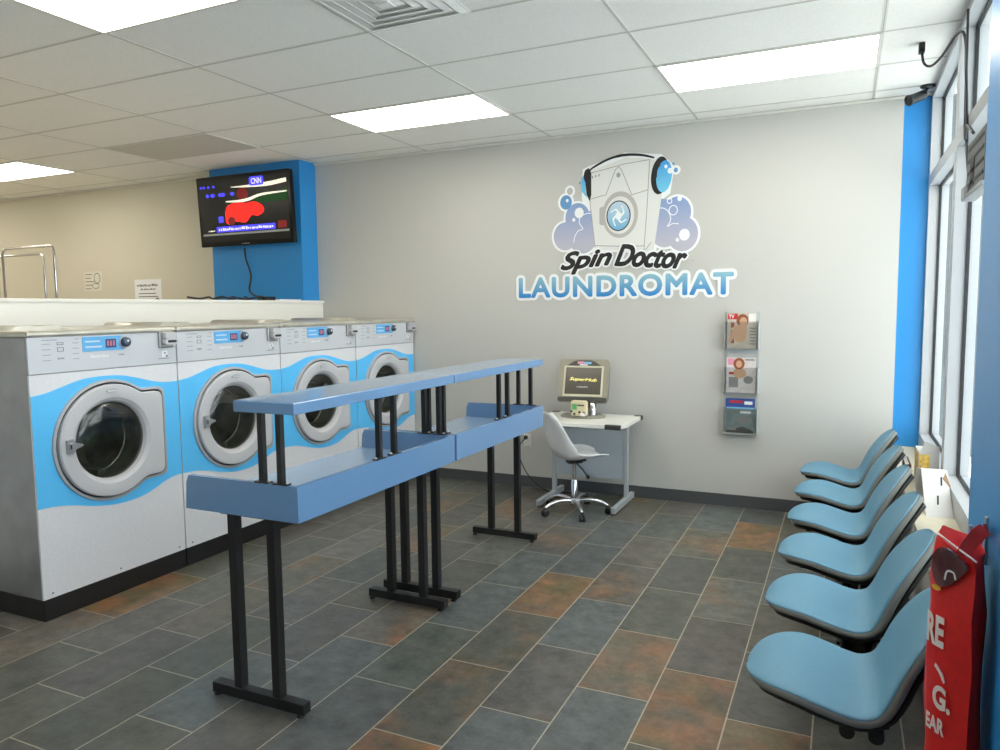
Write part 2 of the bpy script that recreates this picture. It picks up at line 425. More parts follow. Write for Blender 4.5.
# ceiling
struct(bx(XL, .75, YB, WY+.1, CE, CE+.05).obj('ceiling', M['ceil']))
tb = MB()
tb.m(M['tbar'])
xi = [GX+1.2192*i for i in range(-6, 4)]; yj = [GY+.6096*j for j in range(-10, 6)]
for x in xi:
    tb.m(M['tbar']).box(x-.011, x+.011, YB, WY, CE-.0018, CE+.001); tb.m(M['tbar_groove']).box(x-.0025, x+.0025, YB, WY, CE-.0024, CE-.0015)
for y in yj:
    tb.m(M['tbar']).box(XL, .5, y-.011, y+.011, CE-.0018, CE+.001); tb.m(M['tbar_groove']).box(XL, .5, y-.0025, y+.0025, CE-.0024, CE-.0015)
tb.m(M['tbar']); tb.box(XL, .5, WY-.02, WY, CE-.02, CE-.004); 
struct(tb.obj('trim_1'))

# walls
w = MB()
w.m(M['wall_beige']).box(XL, -5.9, WY, WY+.15, 0, CE)
w.m(M['wall']).box(-5.9, WX, WY, WY+.15, 0, CE)
w.m(M['blue_wall']).box(WX, .51, WY, WY+.15, 0, CE); w.m(M['ext']).box(.51, .625, WY, WY+.15, 0, CE)
struct(w.obj('wall_back'))
struct(bx(XL-.15, XL, YB, WY, 0, CE).obj('wall_left', M['wall_beige']))
struct(bx(XL, .75, YB-.15, YB, 0, CE).obj('wall_front', M['front']))
YN = 2.42
w = MB()
w.m(M['blue_wall']).box(WX, .72, 1.45, YN, 0, CE).box(WX, .72, YB, YB+.3, 0, CE)
w.m(M['wall']).box(WX, .60, YB+.3, 1.45, 0, .545)
w.m(M['wall']).box(WX, .60, YN, WY, 0, .545)
struct(w.obj('wall_right'))
struct(bx(WX-.012, WIN+.03, YN, WY, .545, .568, bev=.004).obj('trim_2', M['sill']))
struct(bx(-3.69, WX, WY-.012, WY, 0, .096).obj('baseboard_back', M['base']))
b = MB(); b.box(WX-.01, WX, YB, WY-.012, 0, .096)
struct(b.obj('baseboard_right', M['base']))
# blue column and white half wall
struct(bx(-5.964, -4.80, 5.77, WY, 0, CE).obj('wall_column', M['blue_wall']))
b = MB(); b.box(-4.88, -4.755, YB, WY, 0, 1.665); b.box(-4.89, -4.735, YB, WY, 1.665, 1.688, bev=.004)
struct(b.obj('wall_half', M['white_wall']))

# windows: white aluminium storefront, two bays in view, each with a transom light
def window(n, y0, y1):
    r = MB(); F0, F1 = WIN, .62
    fw = .055
    r.box(F0, F1, y0, y0+fw, .568, CE); r.box(F0, F1, y1-fw, y1, .568, CE)
    r.box(F0, F1, y0+fw, y1-fw, .568, .675); r.box(F0, F1, y0+fw, y1-fw, 2.40, 2.47); r.box(F0, F1, y0+fw, y1-fw, CE-.05, CE)
    fr = struct(r.obj('window_%d' % n, M['alu']))
    gk = MB(); gx0, gx1 = .560, .576
    for z0, z1 in ((.675, 2.40), (2.47, CE-.05)):
        t = .012
        gk.box(gx0, gx1, y0+fw, y0+fw+t, z0, z1); gk.box(gx0, gx1, y1-fw-t, y1-fw, z0, z1)
        gk.box(gx0, gx1, y0+fw+t, y1-fw-t, z0, z0+t); gk.box(gx0, gx1, y0+fw+t, y1-fw-t, z1-t, z1)
    gk.obj('gasket', M['gasket'], fr)
    p = MB()
    for z0, z1 in ((.675, 2.40), (2.47, CE-.05)): p.box(.567, .573, y0+fw, y1-fw, z0, z1)
    p.obj('pane', M['glass'], fr)
window(1, 4.60, WY); window(2, 3.12, 4.60); window(3, YN, 3.12)
for k in range(3): window(4+k, YB+.3+1.5833*k, YB+.3+1.5833*(k+1))  # unseen bays, added so daylight reaches the washer fronts
struct(bx(WX-.012, WIN+.03, YB+.3, 1.45, .545, .568, bev=.004).obj('trim_3', M['sill']))

# outside, seen through the panes
struct(bx(-40, 40, -40, 40, -.2, -.1).obj('ground', M['concrete']))
struct(bx(XL-.3, .9, YB-.3, WY+.3, CE+.05, CE+.25).obj('roof', M['ext']))
eb = MB(); eb.m(M['backdrop']).box(.66, 7, 9.5, 12, -.1, 6.5)  # dark wall added outside so the panes look less bright
for k in range(9): eb.m(M['backdrop_rib']).box(.74+.35*k, .84+.35*k, 9.46, 9.5, -.1, 6.5)
eb.m(M['backdrop_band']).box(.66, 7, 9.4, 9.5, 1.0, 1.25).box(.66, 7, 9.4, 9.5, 3.0, 3.2)
o = eb.obj('outside_backdrop'); o['label'] = 'gray ribbed wall added outside to dim the view through the panes'; o['category'] = 'outside_backdrop'

# ------------------------------------------------------------------ ceiling fixtures
M['diff'] = mat('light_diffuser', (255, 255, 252), .5, emit=(255, 247, 230), estr=6.3)
def clight(ci, rj, label):
    x0 = GX+1.2192*ci; y0 = GY+.6096*rj; x1 = x0+1.2192; y1 = y0+.6096
    t = thing('ceiling_light', label, 'ceiling light', ((x0+x1)/2, (y0+y1)/2, CE-.004), 0, 'ceiling light panels')
    hx, hy = .6096, .3048
    f = MB()
    for a in ((-hx, hx, -hy, -hy+.016), (-hx, hx, hy-.016, hy), (-hx, -hx+.016, -hy+.016, hy-.016), (hx-.016, hx, -hy+.016, hy-.016)):
        f.box(a[0], a[1], a[2], a[3], -.006, .002)
    f.obj('frame', M['tbar'], t)
    bx(-hx+.016, hx-.016, -hy+.016, hy-.016, -.004, .001).obj('diffuser', M['diff'], t)
clight(2, 3, 'rectangular ceiling light panel nearest the window and the round camera')
clight(0, 3, 'rectangular ceiling light panel in the middle, in front of the wall sign')
clight(-4, 3, 'small-looking ceiling light panel at far left over the beige wall area')
clight(0, -1, 'large bright ceiling light panel at top left, nearest the viewer')
for ci, rj in ((2, -1), (-4, -1), (-6, 3), (-6, -1), (-2, -1)):  # out-of-view panels, added to lift the room and the left ceiling
    clight(ci, rj, 'unseen ceiling light panel, added to brighten the room')

# return air panel
x0 = GX-2*1.2192; y0 = GY+3*.6096
t = thing('ceiling_return_panel', 'plain gray perforated ceiling panel above the television', 'ceiling vent', (x0+.61, y0+.305, CE-.004))
bx(-.598, .598, -.294, .294, -.003, .001).obj('panel', M['return'], t)
f = MB()
for a in ((-.61, .61, -.305, -.294), (-.61, .61, .294, .305), (-.61, -.598, -.294, .294), (.598, .61, -.294, .294)): f.box(*a, -.005, .002)
f.obj('frame', M['tbar'], t)
# square diffuser with nested slats
x0 = GX+1.2192; y0 = GY
t = thing('ceiling_vent', 'white square air diffuser with nested slats in the ceiling', 'ceiling vent', (x0+.305, y0+.305, CE-.004))
bx(-.3, .3, -.3, .3, -.001, .002).obj('backing', M['vent'], t)
for k in range(5):
    s = .292-k*.055; q = MB()
    A = [(-s,-s),(s,-s),(s,s),(-s,s)]; i = s-.034
    B = [(-i,-i),(i,-i),(i,i),(-i,i)]
    q.rings([[(u, v, -.004) for u, v in A], [(u, v, -.006) for u, v in A], [(u, v, -.015) for u, v in B], [(u, v, -.012) for u, v in B]], smooth=False)
    q.obj('slat', M['vent'], t)
bx(-.035, .035, -.035, .035, -.024, -.002).obj('center_plate', M['vent'], t)

# ------------------------------------------------------------------ washers
def door_r(th, R, hx, hz):
    c, s = math.cos(th), math.sin(th); r = R
    if c > 0:
        d = min(hx/c, hz/abs(s) if abs(s) > 1e-6 else 9)
        r = max(R, d)
    return r
NA = 144
ANG = [2*PI*k/NA for k in range(NA)]
def door_line(R, hx, hz, sm=2):
    rs = [door_r(a, R, hx, hz) for a in ANG]
    for _ in range(sm): rs = [(rs[k-1]+2*rs[k]+rs[(k+1) % NA])/4 for k in range(NA)]
    return rs
UC, ZC = .43, .885
def dp(r, a, x): return (x, UC+r*math.cos(a), ZC+r*math.sin(a))
def star_to_poly(poly, a):
    """distance from centre to polygon outline (2D, y/z) along angle a"""
    c, s = math.cos(a), math.sin(a); best = 9
    n = len(poly)
    for i in range(n):
        (x1, y1), (x2, y2) = poly[i], poly[(i+1) % n]
        x1 -= UC; x2 -= UC; y1 -= ZC; y2 -= ZC
        dx, dy = x2-x1, y2-y1; den = c*dy-s*dx
        if abs(den) < 1e-9: continue
        t = (x1*dy-y1*dx)/den; q = (x1*s-y1*c)/den
        if t > 0 and -1e-6 <= q <= 1+1e-6: best = min(best, t)
    return best
W_ = .906; H0, H1, HP = .115, 1.47, 1.283
def make_washer(label):
    t = thing('washing_machine', label, 'washing machine', (-3.70, 2.345, 0), 0, 'front-loading washers in a row')
    # cabinet: sides, back, bottom, and front sheet with the round opening
    c = MB(); c.m(M['side'])
    c.box(-1.04, -.012, 0, .012, H0, HP-.004); c.box(-1.04, -.012, W_-.012, W_, H0, HP-.004); c.box(-1.04, -1.03, .012, W_-.012, H0, HP-.004); c.box(-1.03, -.012, .012, W_-.012, H0, H0+.01)
    c.m(M['silver'])
    rect = [(0, H0), (W_, H0), (W_, HP-.004), (0, HP-.004)]
    angs = sorted(set(ANG+[math.atan2(v-ZC, u-UC) % (2*PI) for u, v in rect]))
    def pr(r, a, x): return dp(r, a, x)
    outer = [pr(star_to_poly(rect, a), a, 0) for a in angs]; outer_b = [pr(star_to_poly(rect, a), a, -.012) for a in angs]
    inn = [pr(.235, a, 0) for a in angs]; inn_b = [pr(.235, a, -.03) for a in angs]
    c.rings([outer_b, outer, inn, inn_b], smooth=False)
    c.obj('cabinet', None, t)
    # blue wave
    top = sp2([(0, 1.172), (.08, 1.183), (.16, 1.205), (.28, 1.236), (.40, 1.244), (.52, 1.238), (.62, 1.216), (.72, 1.188), (.81, 1.172), (W_, 1.171)], 5)
    bot = sp2([(0, .593), (.10, .588), (.20, .568), (.30, .54), (.42, .517), (.52, .513), (.62, .522), (.71, .548), (.78, .575), (.85, .592), (W_, .594)], 5)
    poly = top+list(reversed(bot))
    ang2 = sorted(set(ANG+[math.atan2(v-ZC, u-UC) % (2*PI) for u, v in ((0, 1.172), (W_, 1.171), (0, .593), (W_, .594))]))
    b = MB(); b.rings([[pr(star_to_poly(poly, a), a, .0002) for a in ang2], [pr(star_to_poly(poly, a), a, .0022) for a in ang2], [pr(.30, a, .0022) for a in ang2]], smooth=False)
    b.obj('blue_band', M['wblue'], t)
    # control panel
    p = MB(); p.m(M['side']).box(-1.04, -.012, .0, W_, HP-.004, H1); p.m(M['silver_panel']).box(-.012, .003, .0, W_, HP, H1, bev=.003); p.obj('control_panel', None, t)
    # plinth and lid
    bx(-1.04, .0, 0, W_, 0, H0-.002, bev=.004).obj('plinth', M['black'], t)
    l = MB(); l.box(-1.05, .012, -.002, W_+.002, H1, 1.502, bev=.012); 
    l.obj('top_cover', M['top'], t)
    s = MB()
    pts = sp2([(.02, 0), (.07, .006), (.10, .022), (.16, .026), (.21, .018), (.28, .024), (.33, .012), (.40, 0)], 4)
    s.prism(pts, lambda u, v, w: (w, u, 1.5015+v), (-.75, -.22), True); s.obj('soap_lid', M['top'], t)
    # bezel and door
    R0 = door_line(.338, .364, .268); R1 = door_line(.320, .345, .252); R2 = door_line(.312, .331, .244); R3 = door_line(.300, .323, .234)
    z = MB(); z.m(M['bezel'])
    z.rings([[dp(R0[k], a, .0) for k, a in enumerate(ANG)], [dp(R0[k]-.002, a, .014) for k, a in enumerate(ANG)], [dp(R1[k]+.004, a, .018) for k, a in enumerate(ANG)],
             [dp(R1[k], a, .006) for k, a in enumerate(ANG)]])
    z.m(M['dark_gap']); z.rings([[dp(R1[k], a, .006) for k, a in enumerate(ANG)], [dp(R2[k]-.004, a, .006) for k, a in enumerate(ANG)]])
    z.obj('door_bezel', None, t, sharp=40)
    d = MB(); d.m(M['door'])
    d.rings([[dp(R2[k], a, .004) for k, a in enumerate(ANG)], [dp(R2[k], a, .026) for k, a in enumerate(ANG)], [dp(R3[k]+.006, a, .034) for k, a in enumerate(ANG)], [dp(R3[k]-.018, a, .036) for k, a in enumerate(ANG)],
             [dp(.262, a, .036) for a in ANG], [dp(.240, a, .034) for a in ANG], [dp(.222, a, .020) for a in ANG], [dp(.212, a, .0) for a in ANG], [dp(.215, a, -.02) for a in ANG]])
    dr = d.obj('door', None, t, sharp=24)
    gl = MB(); gl.lathe([(.213, .0), (.205, .006), (.17, .012), (.10, .015), (0, .016)], (0.0, UC, ZC), (1, 0, 0), 48); gl.obj('door_glass', M['door_glass'], dr)
    h = MB(); h.m(M['handle'])
    h.prism([(-.022, -.036), (.010, -.040), (.024, -.016), (.064, -.005), (.066, .004), (.024, .018), (.012, .040), (-.022, .036)], lambda u, v, w: (w, UC-.262+u, ZC+.008+v), (.034, .052))
    h.m(M['handle']).box(.034, .060, UC-.278, UC-.254, ZC-.010, ZC+.028, bev=.004)
    h.m(M['dark_gap']).box(.060, .061, UC-.274, UC-.266, ZC-.002, ZC+.02)
    h.obj('handle', None, dr)
    e = MB(); e.m(M['bezel']).prism(ell(UC, ZC+.277, .035, .012, 24), lambda u, v, w: (w, u, v), (.041, .0435))
    e.m(M['white']); add_text(e, 'Electrolux', (UC-.028, UC+.028, ZC+.272, ZC+.283), lambda u, v, w: (w, u, v), .044, bold=.01)
    e.obj('badge', None, dr)
    # hinge side slot
    # drum
    dm = MB(); dm.m(M['drum']); dm.lathe([(.222, -.012), (.222, -.42), (0, -.42)], (0, UC, ZC), (1, 0, 0), 40)
    dm.m(M['chrome']).lathe([(.20, -.13), (.196, -.125), (.190, -.128), (.190, -.14)], (0, UC, ZC), (1, 0, 0), 40)
    dm.m(M['drum'])
    for k in range(3):
        a = 2*PI*k/3+.5; dm.bar((-.08, UC+.2*math.cos(a), ZC+.2*math.sin(a)), (-.40, UC+.2*math.cos(a), ZC+.2*math.sin(a)), .05, .05)
    dm.obj('drum', None, t)
    # readout
    fy = lambda u, v, w: (w, u, v)
    q = MB(); q.m(M['display']).prism(rrect(.295, .548, 1.383, 1.462, .006), fy, (.003, .0055))
    q.m(M['display_light'])
    q.prism(rrect(.31, .40, 1.432, 1.441, .002), fy, (.0055, .006)); q.prism(rrect(.31, .41, 1.402, 1.412, .002), fy, (.0055, .006))
    q.m(M['lcd']).prism(rrect(.432, .497, 1.398, 1.446, .004), fy, (.0055, .0065))
    q.m(M['lcd_red'])
    for k in range(3): q.prism(rrect(.441+k*.018, .452+k*.018, 1.408, 1.437, .002), fy, (.0065, .0068))
    q.obj('display', None, t)
    kn = MB(); kn.m(M['bezel']).lathe([(.034, .003), (.034, .010), (.028, .012)], (0, .548, 1.425), (1, 0, 0), 24)
    kn.m(M['knob']).lathe([(.027, .010), (.025, .032), (.016, .036), (0, .036)], (0, .548, 1.425), (1, 0, 0), 24)
    kn.m(M['white']).prism(ell(.551, 1.432, .007), fy, (.0362, .0368))
    kn.obj('knob', None, t)
    x = MB(); x.m(M['white']); add_text(x, 'Electrolux', (.338, .450, 1.347, 1.366), fy, .0045, bold=.03)
    x.m(M['print'])
    marks(x, 4, (.51, .548, 1.352, 1.361), fy, .0042)
    for u0, u1, v in ((.075, .225, 1.452), (.255, .345, 1.452)): x.prism([(u0, v), (u1-.07, v), (u1-.07, v+.003), (u0, v+.003)], fy, (.003, .004))
    for k in range(4):
        v = 1.432-.028*k; x.prism(rrect(.075, .12, v, v+.0025, .001), fy, (.003, .004)); x.prism(rrect(.24, .275, v, v+.0025, .001), fy, (.003, .004))
    for v0, v1 in ((1.427, 1.440), (1.392, 1.414), (1.352, 1.360)):
        for a in ((.155, .190, v0, v0+.003), (.155, .190, v1-.003, v1), (.155, .158, v0, v1), (.187, .190, v0, v1)): x.prism(rrect(*a, .001), fy, (.003, .004))
    x.obj('panel_print', None, t)
    # coin/card unit
    cs = MB(); cs.m(M['coin']).box(.003, .020, .775, .878, 1.378, 1.474, bev=.006)
    cs.m(M['door']).prism(rrect(.800, .876, 1.436, 1.470, .006), fy, (.020, .045)); cs.prism(rrect(.794, .884, 1.398, 1.434, .014), fy, (.020, .052))
    cs.m(M['dark_gap']).prism(rrect(.808, .870, 1.409, 1.424, .006), fy, (.052, .0535))
    cs.obj('card_reader', None, t)
    st = MB(); st.m(M['paper']).prism(rrect(.80, .84, 1.322, 1.36, .002), fy, (.003, .004))
    st.m(M['ink']).prism(ell(.822, 1.347, .005), fy, (.004, .0045)); st.prism(rrect(.828, .840, 1.323, 1.333, .002), fy, (.004, .0045)); st.m(M['print']).prism(rrect(.775, .85, 1.312, 1.316, .001), fy, (.003, .004))
    st.obj('sticker', None, t)
    for u in (.05, .45, .86): MB().lathe([(.006, .0), (.005, .003), (0, .0035)], (0, u, H0+.025), (1, 0, 0), 10).obj('screw', M['side'], t)
    return t
wm = make_washer('washing machine nearest the viewer, whole gray side and black plinth in full view')
for k, lb in enumerate(['second washing machine from the left, its porthole partly behind the end of the blue shelf',
                        'third washing machine from the left, seen above and below the blue shelf',
                        'washing machine farthest back, touching the gray wall']):
    dup(wm, (-3.70, 2.345+.9145*(k+1), 0), label=lb)

# ------------------------------------------------------------------ folding tables
def make_table(label):
    L = 1.235; X0, X1 = -2.427, -1.845          # local y 0..L ; x world offsets handled by empty at x=-2.1375
    t = thing('folding_table', label, 'folding table', (-2.1375, 2.145, 0), 0, 'blue folding tables with upper shelf')
    a, b = X0+2.1375, X1+2.1375
    tr = MB()
    tr.m(M['top_sheen']).box(a, b-.02, .02, L-.02, .805, .830)
    tr.m(M['table'])
    prof = [(a, .79), (b, .79), (b, .93), (a+.022, .93), (a+.008, .90)]
    for y0, y1 in ((0, .02), (L-.02, L)): tr.prism(prof, lambda u, v, w: (u, w, v), (y0, y1))
    tr.box(b-.02, b, .02, L-.02, .79, .93); tr.box(a, a+.02, .02, L-.02, .79, .805)
    tr.obj('tray', None, t)
    sh = MB(); sx0, sx1 = -2.142+2.1375, b+.002
    sh.m(M['table']).box(sx0, sx1, -.007, L, 1.203, 1.247, bev=.004)
    sh.m(M['top_sheen']).box(sx0+.008, sx1-.008, .0, L-.008, 1.247, 1.2485)
    sh.obj('shelf', None, t)
    # posts carrying the shelf, footplates on the tray rim
    for (px, py) in ((.1175, .012), (.2075, .012), (.2675+.012, .56), (.2675+.012, .68), (.1175, L-.012), (.2075, L-.012)):
        p = MB(); p.m(M['blk_metal'])
        p.bar((px, py, .934), (px, py, 1.203), .023)
        if px < .25: p.box(px-.035, px+.035, py-.014, py+.014, .930, .936)
        else: p.box(px-.014, px+.014, py-.035, py+.035, .930, .936)
        p.m(M['bolt'])
        if px < .25: p.lathe([(.006, .936), (.005, .942), (0, .943)], (px+.027, py, 0), (0, 0, 1), 8)
        else: p.lathe([(.006, .936), (.005, .942), (0, .943)], (px, py-.027, 0), (0, 0, 1), 8)
        p.obj('post', None, t)
    for yy in (.035, L-.085):
        for px in (-.064, .136):
            p = MB(); p.bar((px, yy, .062), (px, yy, .79), .038); p.obj('leg', M['blk_metal'], t)
        f = MB(); f.box(-.203, .272, yy-.023, yy+.023, .018, .062, bev=.003)
        fo = f.obj('foot_bar', M['blk_metal'], t)
        for px in (-.195, .240):
            g_ = MB(); g_.lathe([(.016, 0), (.016, .008), (.006, .010), (.006, .02)], (px, yy, 0), (0, 0, 1), 12); g_.obj('leveling_foot', M['blk_metal'], fo)
        br = MB(); br.box(-.12, .235, yy-.02, yy+.02, .782, .7895); br.obj('bracket', M['blk_metal'], t)
    return t
tb1 = make_table('blue folding table nearer the viewer, its dark end face toward the camera')
dup(tb1, (-2.1375, 3.402, 0), label='blue folding table farther back, behind the first, ending beside the office chair')

# ------------------------------------------------------------------ waiting chairs
def shell_surface(prof, width, dish, ns=40, nt=18):
    """returns function grid: centre profile (x,z) spline, half width(s), dish depth"""
    P = [(p.x, p.y) for p in spl([(a, b, 0) for a, b in prof], 6)]
    d = [0]
    for a, b in zip(P, P[1:]): d.append(d[-1]+math.hypot(b[0]-a[0], b[1]-a[1]))
    T = d[-1]
    def at(s):
        q = s*T; i = 0
        while i < len(d)-2 and d[i+1] < q: i += 1
        f = (q-d[i])/(d[i+1]-d[i]); a, b = P[i], P[i+1]
        tx, tz = b[0]-a[0], b[1]-a[1]; l = math.hypot(tx, tz)
        return (a[0]+(b[0]-a[0])*f, a[1]+(b[1]-a[1])*f, -tz/l, tx/l)
    return at, T
def loft_shell(at, width, dish, top, bottom, inset=0.0, ns=44, nt=20, p=5, keep=False):
    m = MB(); G = []; G2 = []
    for i in range(ns+1):
        s = inset*.9+(1-2*inset*.9)*(.5-.5*math.cos(PI*i/ns)); s = min(max(s, .0), 1)
        x, z, nx, nz = at(s); ww = max(.012, width(s)*(1-0)-inset*.5); dd = dish(s); r1 = []; r2 = []
        for k in range(nt+1):
            tt = math.sin(PI/2*(2*k/nt-1)); y = ww*tt; o = dd*tt*tt
            e = (1-abs(tt)**p)**.5 if abs(tt) < 1 else 0
            es = min(1, max(0.0, math.sin(PI*min(1, max(0, s))))**.35 if 0 < s < 1 else 0)
            ed = min(e, 1)*min(1, es+.0)
            ht = top if keep else top-(top-bottom)*.6*(1-ed); hb = bottom+(top-bottom)*(.35 if keep else .1)*(1-ed)
            r1.append(m.bm.verts.new((x+nx*(o+ht), y, z+nz*(o+ht)))); r2.append(m.bm.verts.new((x+nx*(o+hb), y, z+nz*(o+hb))))
        G.append(r1); G2.append(r2)
    for A in (G, G2):
        for i in range(ns):
            for k in range(nt): m.face([A[i][k], A[i+1][k], A[i+1][k+1], A[i][k+1]], True)
    for i in range(ns):
        m.face([G[i][0], G[i+1][0], G2[i+1][0], G2[i][0]], True); m.face([G[i][nt], G[i+1][nt], G2[i+1][nt], G2[i][nt]], True)
    for k in range(nt):
        m.face([G[0][k], G[0][k+1], G2[0][k+1], G2[0][k]], True); m.face([G[ns][k], G[ns][k+1], G2[ns][k+1], G2[ns][k]], True)
    bmesh.ops.remove_doubles(m.bm, verts=m.bm.verts, dist=.0004)
    return m
WP = [(-.262, .410), (-.228, .428), (-.17, .438), (-.10, .434), (-.03, .414), (.035, .392), (.085, .386), (.13, .405), (.16, .452), (.19, .525), (.23, .605), (.277, .68), (.325, .738)]
at_w, TW = shell_surface(WP, None, None)
def wid(s):
    if s < .30: return .232*(1-((.30-s)/.30)**2.6)**.5 if s > 0 else .0
    if s < .55: return .232-.012*math.sin((s-.30)/.25*PI/2)
    e = (s-.55)/.45
    return .220*(1-max(0, e)**3.2)**.5*(1-.06*e)
def dsh(s): return .012+.012*max(0, math.sin((s-.3)*PI/.7))if s > .3 else .006+.006*s/.3
YS = [2.49+.627*k for k in range(6)]
def make_seat(label):
    t = thing('waiting_chair', label, 'chair', (0, YS[0], 0), 0, 'blue waiting chairs on the shared rail')
    loft_shell(at_w, wid, dsh, .012, -.012).obj('seat_pad', M['pad'], t)
    loft_shell(at_w, lambda s: wid(s)+.003 if 0 < s < 1 else 0, dsh, -.006, -.034, p=8, keep=True).obj('rim', M['rim'], t)
    loft_shell(at_w, lambda s: max(0, wid(s)-.014), dsh, -.028, -.056, inset=.03).obj('under_shell', M['shell'], t)
    b = MB(); b.box(.0, .155, -.09, .09, .3185, .332, bev=.003); b.box(.02, .06, -.05, .05, .330, .350); b.box(.09, .13, -.05, .05, .330, .352)
    b.bar((-.15, -.05, .378), (.02, -.05, .328), .018); b.bar((-.15, .05, .378), (.02, .05, .328), .018)
    b.obj('bracket', M['blk_metal'], t)
    for sy in (-1, 1):
        q = MB(); q.lathe([(.016, 0), (.016, .03), (.010, .045)], (-.15, sy*.05, .352), (0, 0, 1), 12); q.obj('bumper', M['blk_metal'], t)
    return t
LB = ['blue waiting chair nearest the viewer, its backrest behind the red bag',
      'second blue waiting chair from the viewer, its backrest top touching the red bag in view',
      'third blue waiting chair from the viewer, rounded backrest in front of the cream sill',
      'fourth blue waiting chair from the viewer, backrest tip beside the white carton',
      'fifth blue waiting chair from the viewer, second from the gray back wall',
      'farthest blue waiting chair, next to the gray back wall']
s0 = make_seat(LB[0])
for k in range(1, 6): dup(s0, (0, YS[k], 0), label=LB[k])
t = thing('seating_rail', 'black twin-tube rail on posts carrying the six blue waiting chairs', 'seating rail', (.08, 2.38, 0))
for xx in (-.04, .04):
    MB().tube([(xx, 0, .296), (xx, 3.47, .296)], .022, 14).obj('rail', M['blk_metal'], t)
for yy in (.737, 1.99, 3.24):
    q = MB(); q.bar((0, yy, .02), (0, yy, .29), .05); q.box(-.075, .075, yy-.03, yy+.03, .262, .274); q.obj('post', M['blk_metal'], t)
    q = MB(); q.lathe([(.085, 0), (.085, .012), (.05, .024), (.03, .028)], (0, yy, 0), (0, 0, 1), 24); q.obj('floor_plate', M['blk_metal'], t)

# ------------------------------------------------------------------ desk
t = thing('computer_desk', 'small white computer desk with gray metal legs against the back wall', 'desk', (-1.88, 5.70, 0))
d = MB(); pts = [(-.38, .255), (.385, .255), (.39, .19), (.39, -.25), (.36, -.33), (.27, -.345), (-.24, -.32), (-.34, -.26), (-.38, -.17)]
d.prism(pts, lambda u, v, w: (u, v, w), (.672, .700)); d.obj('desktop', M['desk'], t)
for a in ((.33, .394, .205, .258), (.25, .372, -.350, -.312), (-.386, -.325, .205, .258)):
    bx(a[0], a[1], a[2], a[3], .668, .704, bev=.004).obj('corner_cap', M['mon_dark'], t)
for sx in (-.31, .31):
    l = MB(); l.box(sx-.015, sx+.015, .04, .085, .055, .672, bev=.002)
    l.obj('leg', M['desk_metal'], t)
    l = MB(); l.box(sx-.018, sx+.018, -.32, .25, .012, .058, bev=.004)
    fb = l.obj('foot_bar', M['desk_metal'], t)
    for yy in (-.29, .22): MB().lathe([(.014, 0), (.014, .013)], (sx, yy, 0), (0, 0, 1), 12).obj('glide', M['mon_dark'], fb)
    bx(sx-.015, sx+.015, -.20, .22, .645, .672).obj('support_arm', M['desk_metal'], t)
bx(-.295, .295, .05, .066, .20, .60).obj('modesty_panel', M['desk_panel'], t)
bx(-.295, .295, .045, .07, .635, .672).obj('cross_rail', M['desk_metal'], t)

# monitor (touch-screen terminal)
t = thing('monitor', 'gray touch-screen terminal showing yellow lettering on the white desk', 'monitor', (-1.925, 5.72, .7005), math.radians(4))
b = MB(); b.m(M['mon']); b.prism(ell(0, .0, .185, .13, 32), lambda u, v, w: (u, v, w), (0, .014)); b.prism(ell(0, .0, .165, .11, 32), lambda u, v, w: (u, v, w), (.014, .022)); b.obj('base', None, t)
b = MB(); b.m(M['mon']).lathe([(.07, .02), (.055, .05), (.048, .12), (.05, .19)], (.02, .03, 0), (0, 0, 1), 20); b.m(M['chrome']).lathe([(.03, .02), (.028, .12), (.0, .125)], (.09, -.03, 0), (0, 0, 1), 16); b.obj('neck', None, t)
TL = math.radians(17); ct, st_ = math.cos(TL), math.sin(TL)
def mp(u, v, w): # u right, v up the face, w toward viewer
    return (u, -.01+(v)*st_-w*ct, .118+v*ct+w*st_)
b = MB(); b.m(M['mon'])
b.prism(rrect(-.205, .205, 0, .355, .02), mp, (-.02, .03)); b.m(M['mon_dark']).prism(rrect(-.195, .195, .01, .345, .03), mp, (-.075, -.02)); b.prism(rrect(-.203, .203, .0, .038, .01), mp, (.03, .034))
b.obj('housing', None, t)
b = MB(); b.m(M['mon_light'])
for q in ((-.165, .165, .045, .062), (-.165, .165, .285, .298), (-.165, -.15, .062, .285), (.15, .165, .062, .285)): b.prism(rrect(*q, .003), mp, (.03, .037))
b.obj('screen_frame', None, t)
b = MB(); b.m(M['screen']).prism(rrect(-.15, .15, .062, .285, .002), mp, (.03, .033))
b.m(M['screen_text']); add_text(b, 'SuperHub', (-.115, .115, .165, .20), mp, .0338, bold=.02, shear=.3, rot=-.04)
b.m(M['screen_text2']); marks(b, 8, (-.05, .05, .118, .130), mp, .0338)
b.obj('screen', None, t)
b = MB(); b.m(M['mon_dark']).prism([(-.14, .302), (.14, .302), (.09, .335), (.05, .345), (-.05, .345), (-.09, .335)], mp, (.03, .036))
b.m(M['pink']).prism(rrect(-.055, .0, .314, .336, .004), mp, (.036, .038)); b.m(M['ltblue']).prism(rrect(0, .06, .314, .332, .004), mp, (.036, .038)); b.m(M['white']).prism(rrect(-.035, .03, .302, .312, .002), mp, (.036, .038))
b.obj('badge', None, t)
t = thing('money_tin', 'small cream tin with green label in front of the terminal stand', 'tin', (-1.915, 5.60, .7235))
b = MB(); b.m(M['cream']).box(-.068, .068, -.03, .035, 0, .125, bev=.018); b.m(M['green']).box(-.05, -.01, -.034, -.03, .055, .10)
b.m(M['mon_dark']); b.box(-.005, .052, -.034, -.03, .085, .095)
for u, v in ((-.03, .02), (.012, .035), (.05, .03), (-.055, .04)): b.lathe([(.010, 0), (.010, .003), (0, .003)], (u, -.03, v), (0, -1, 0), 12)
b.m(M['white']).box(.02, .055, -.034, -.03, -.0+.004, .03)
b.obj('body', None, t)

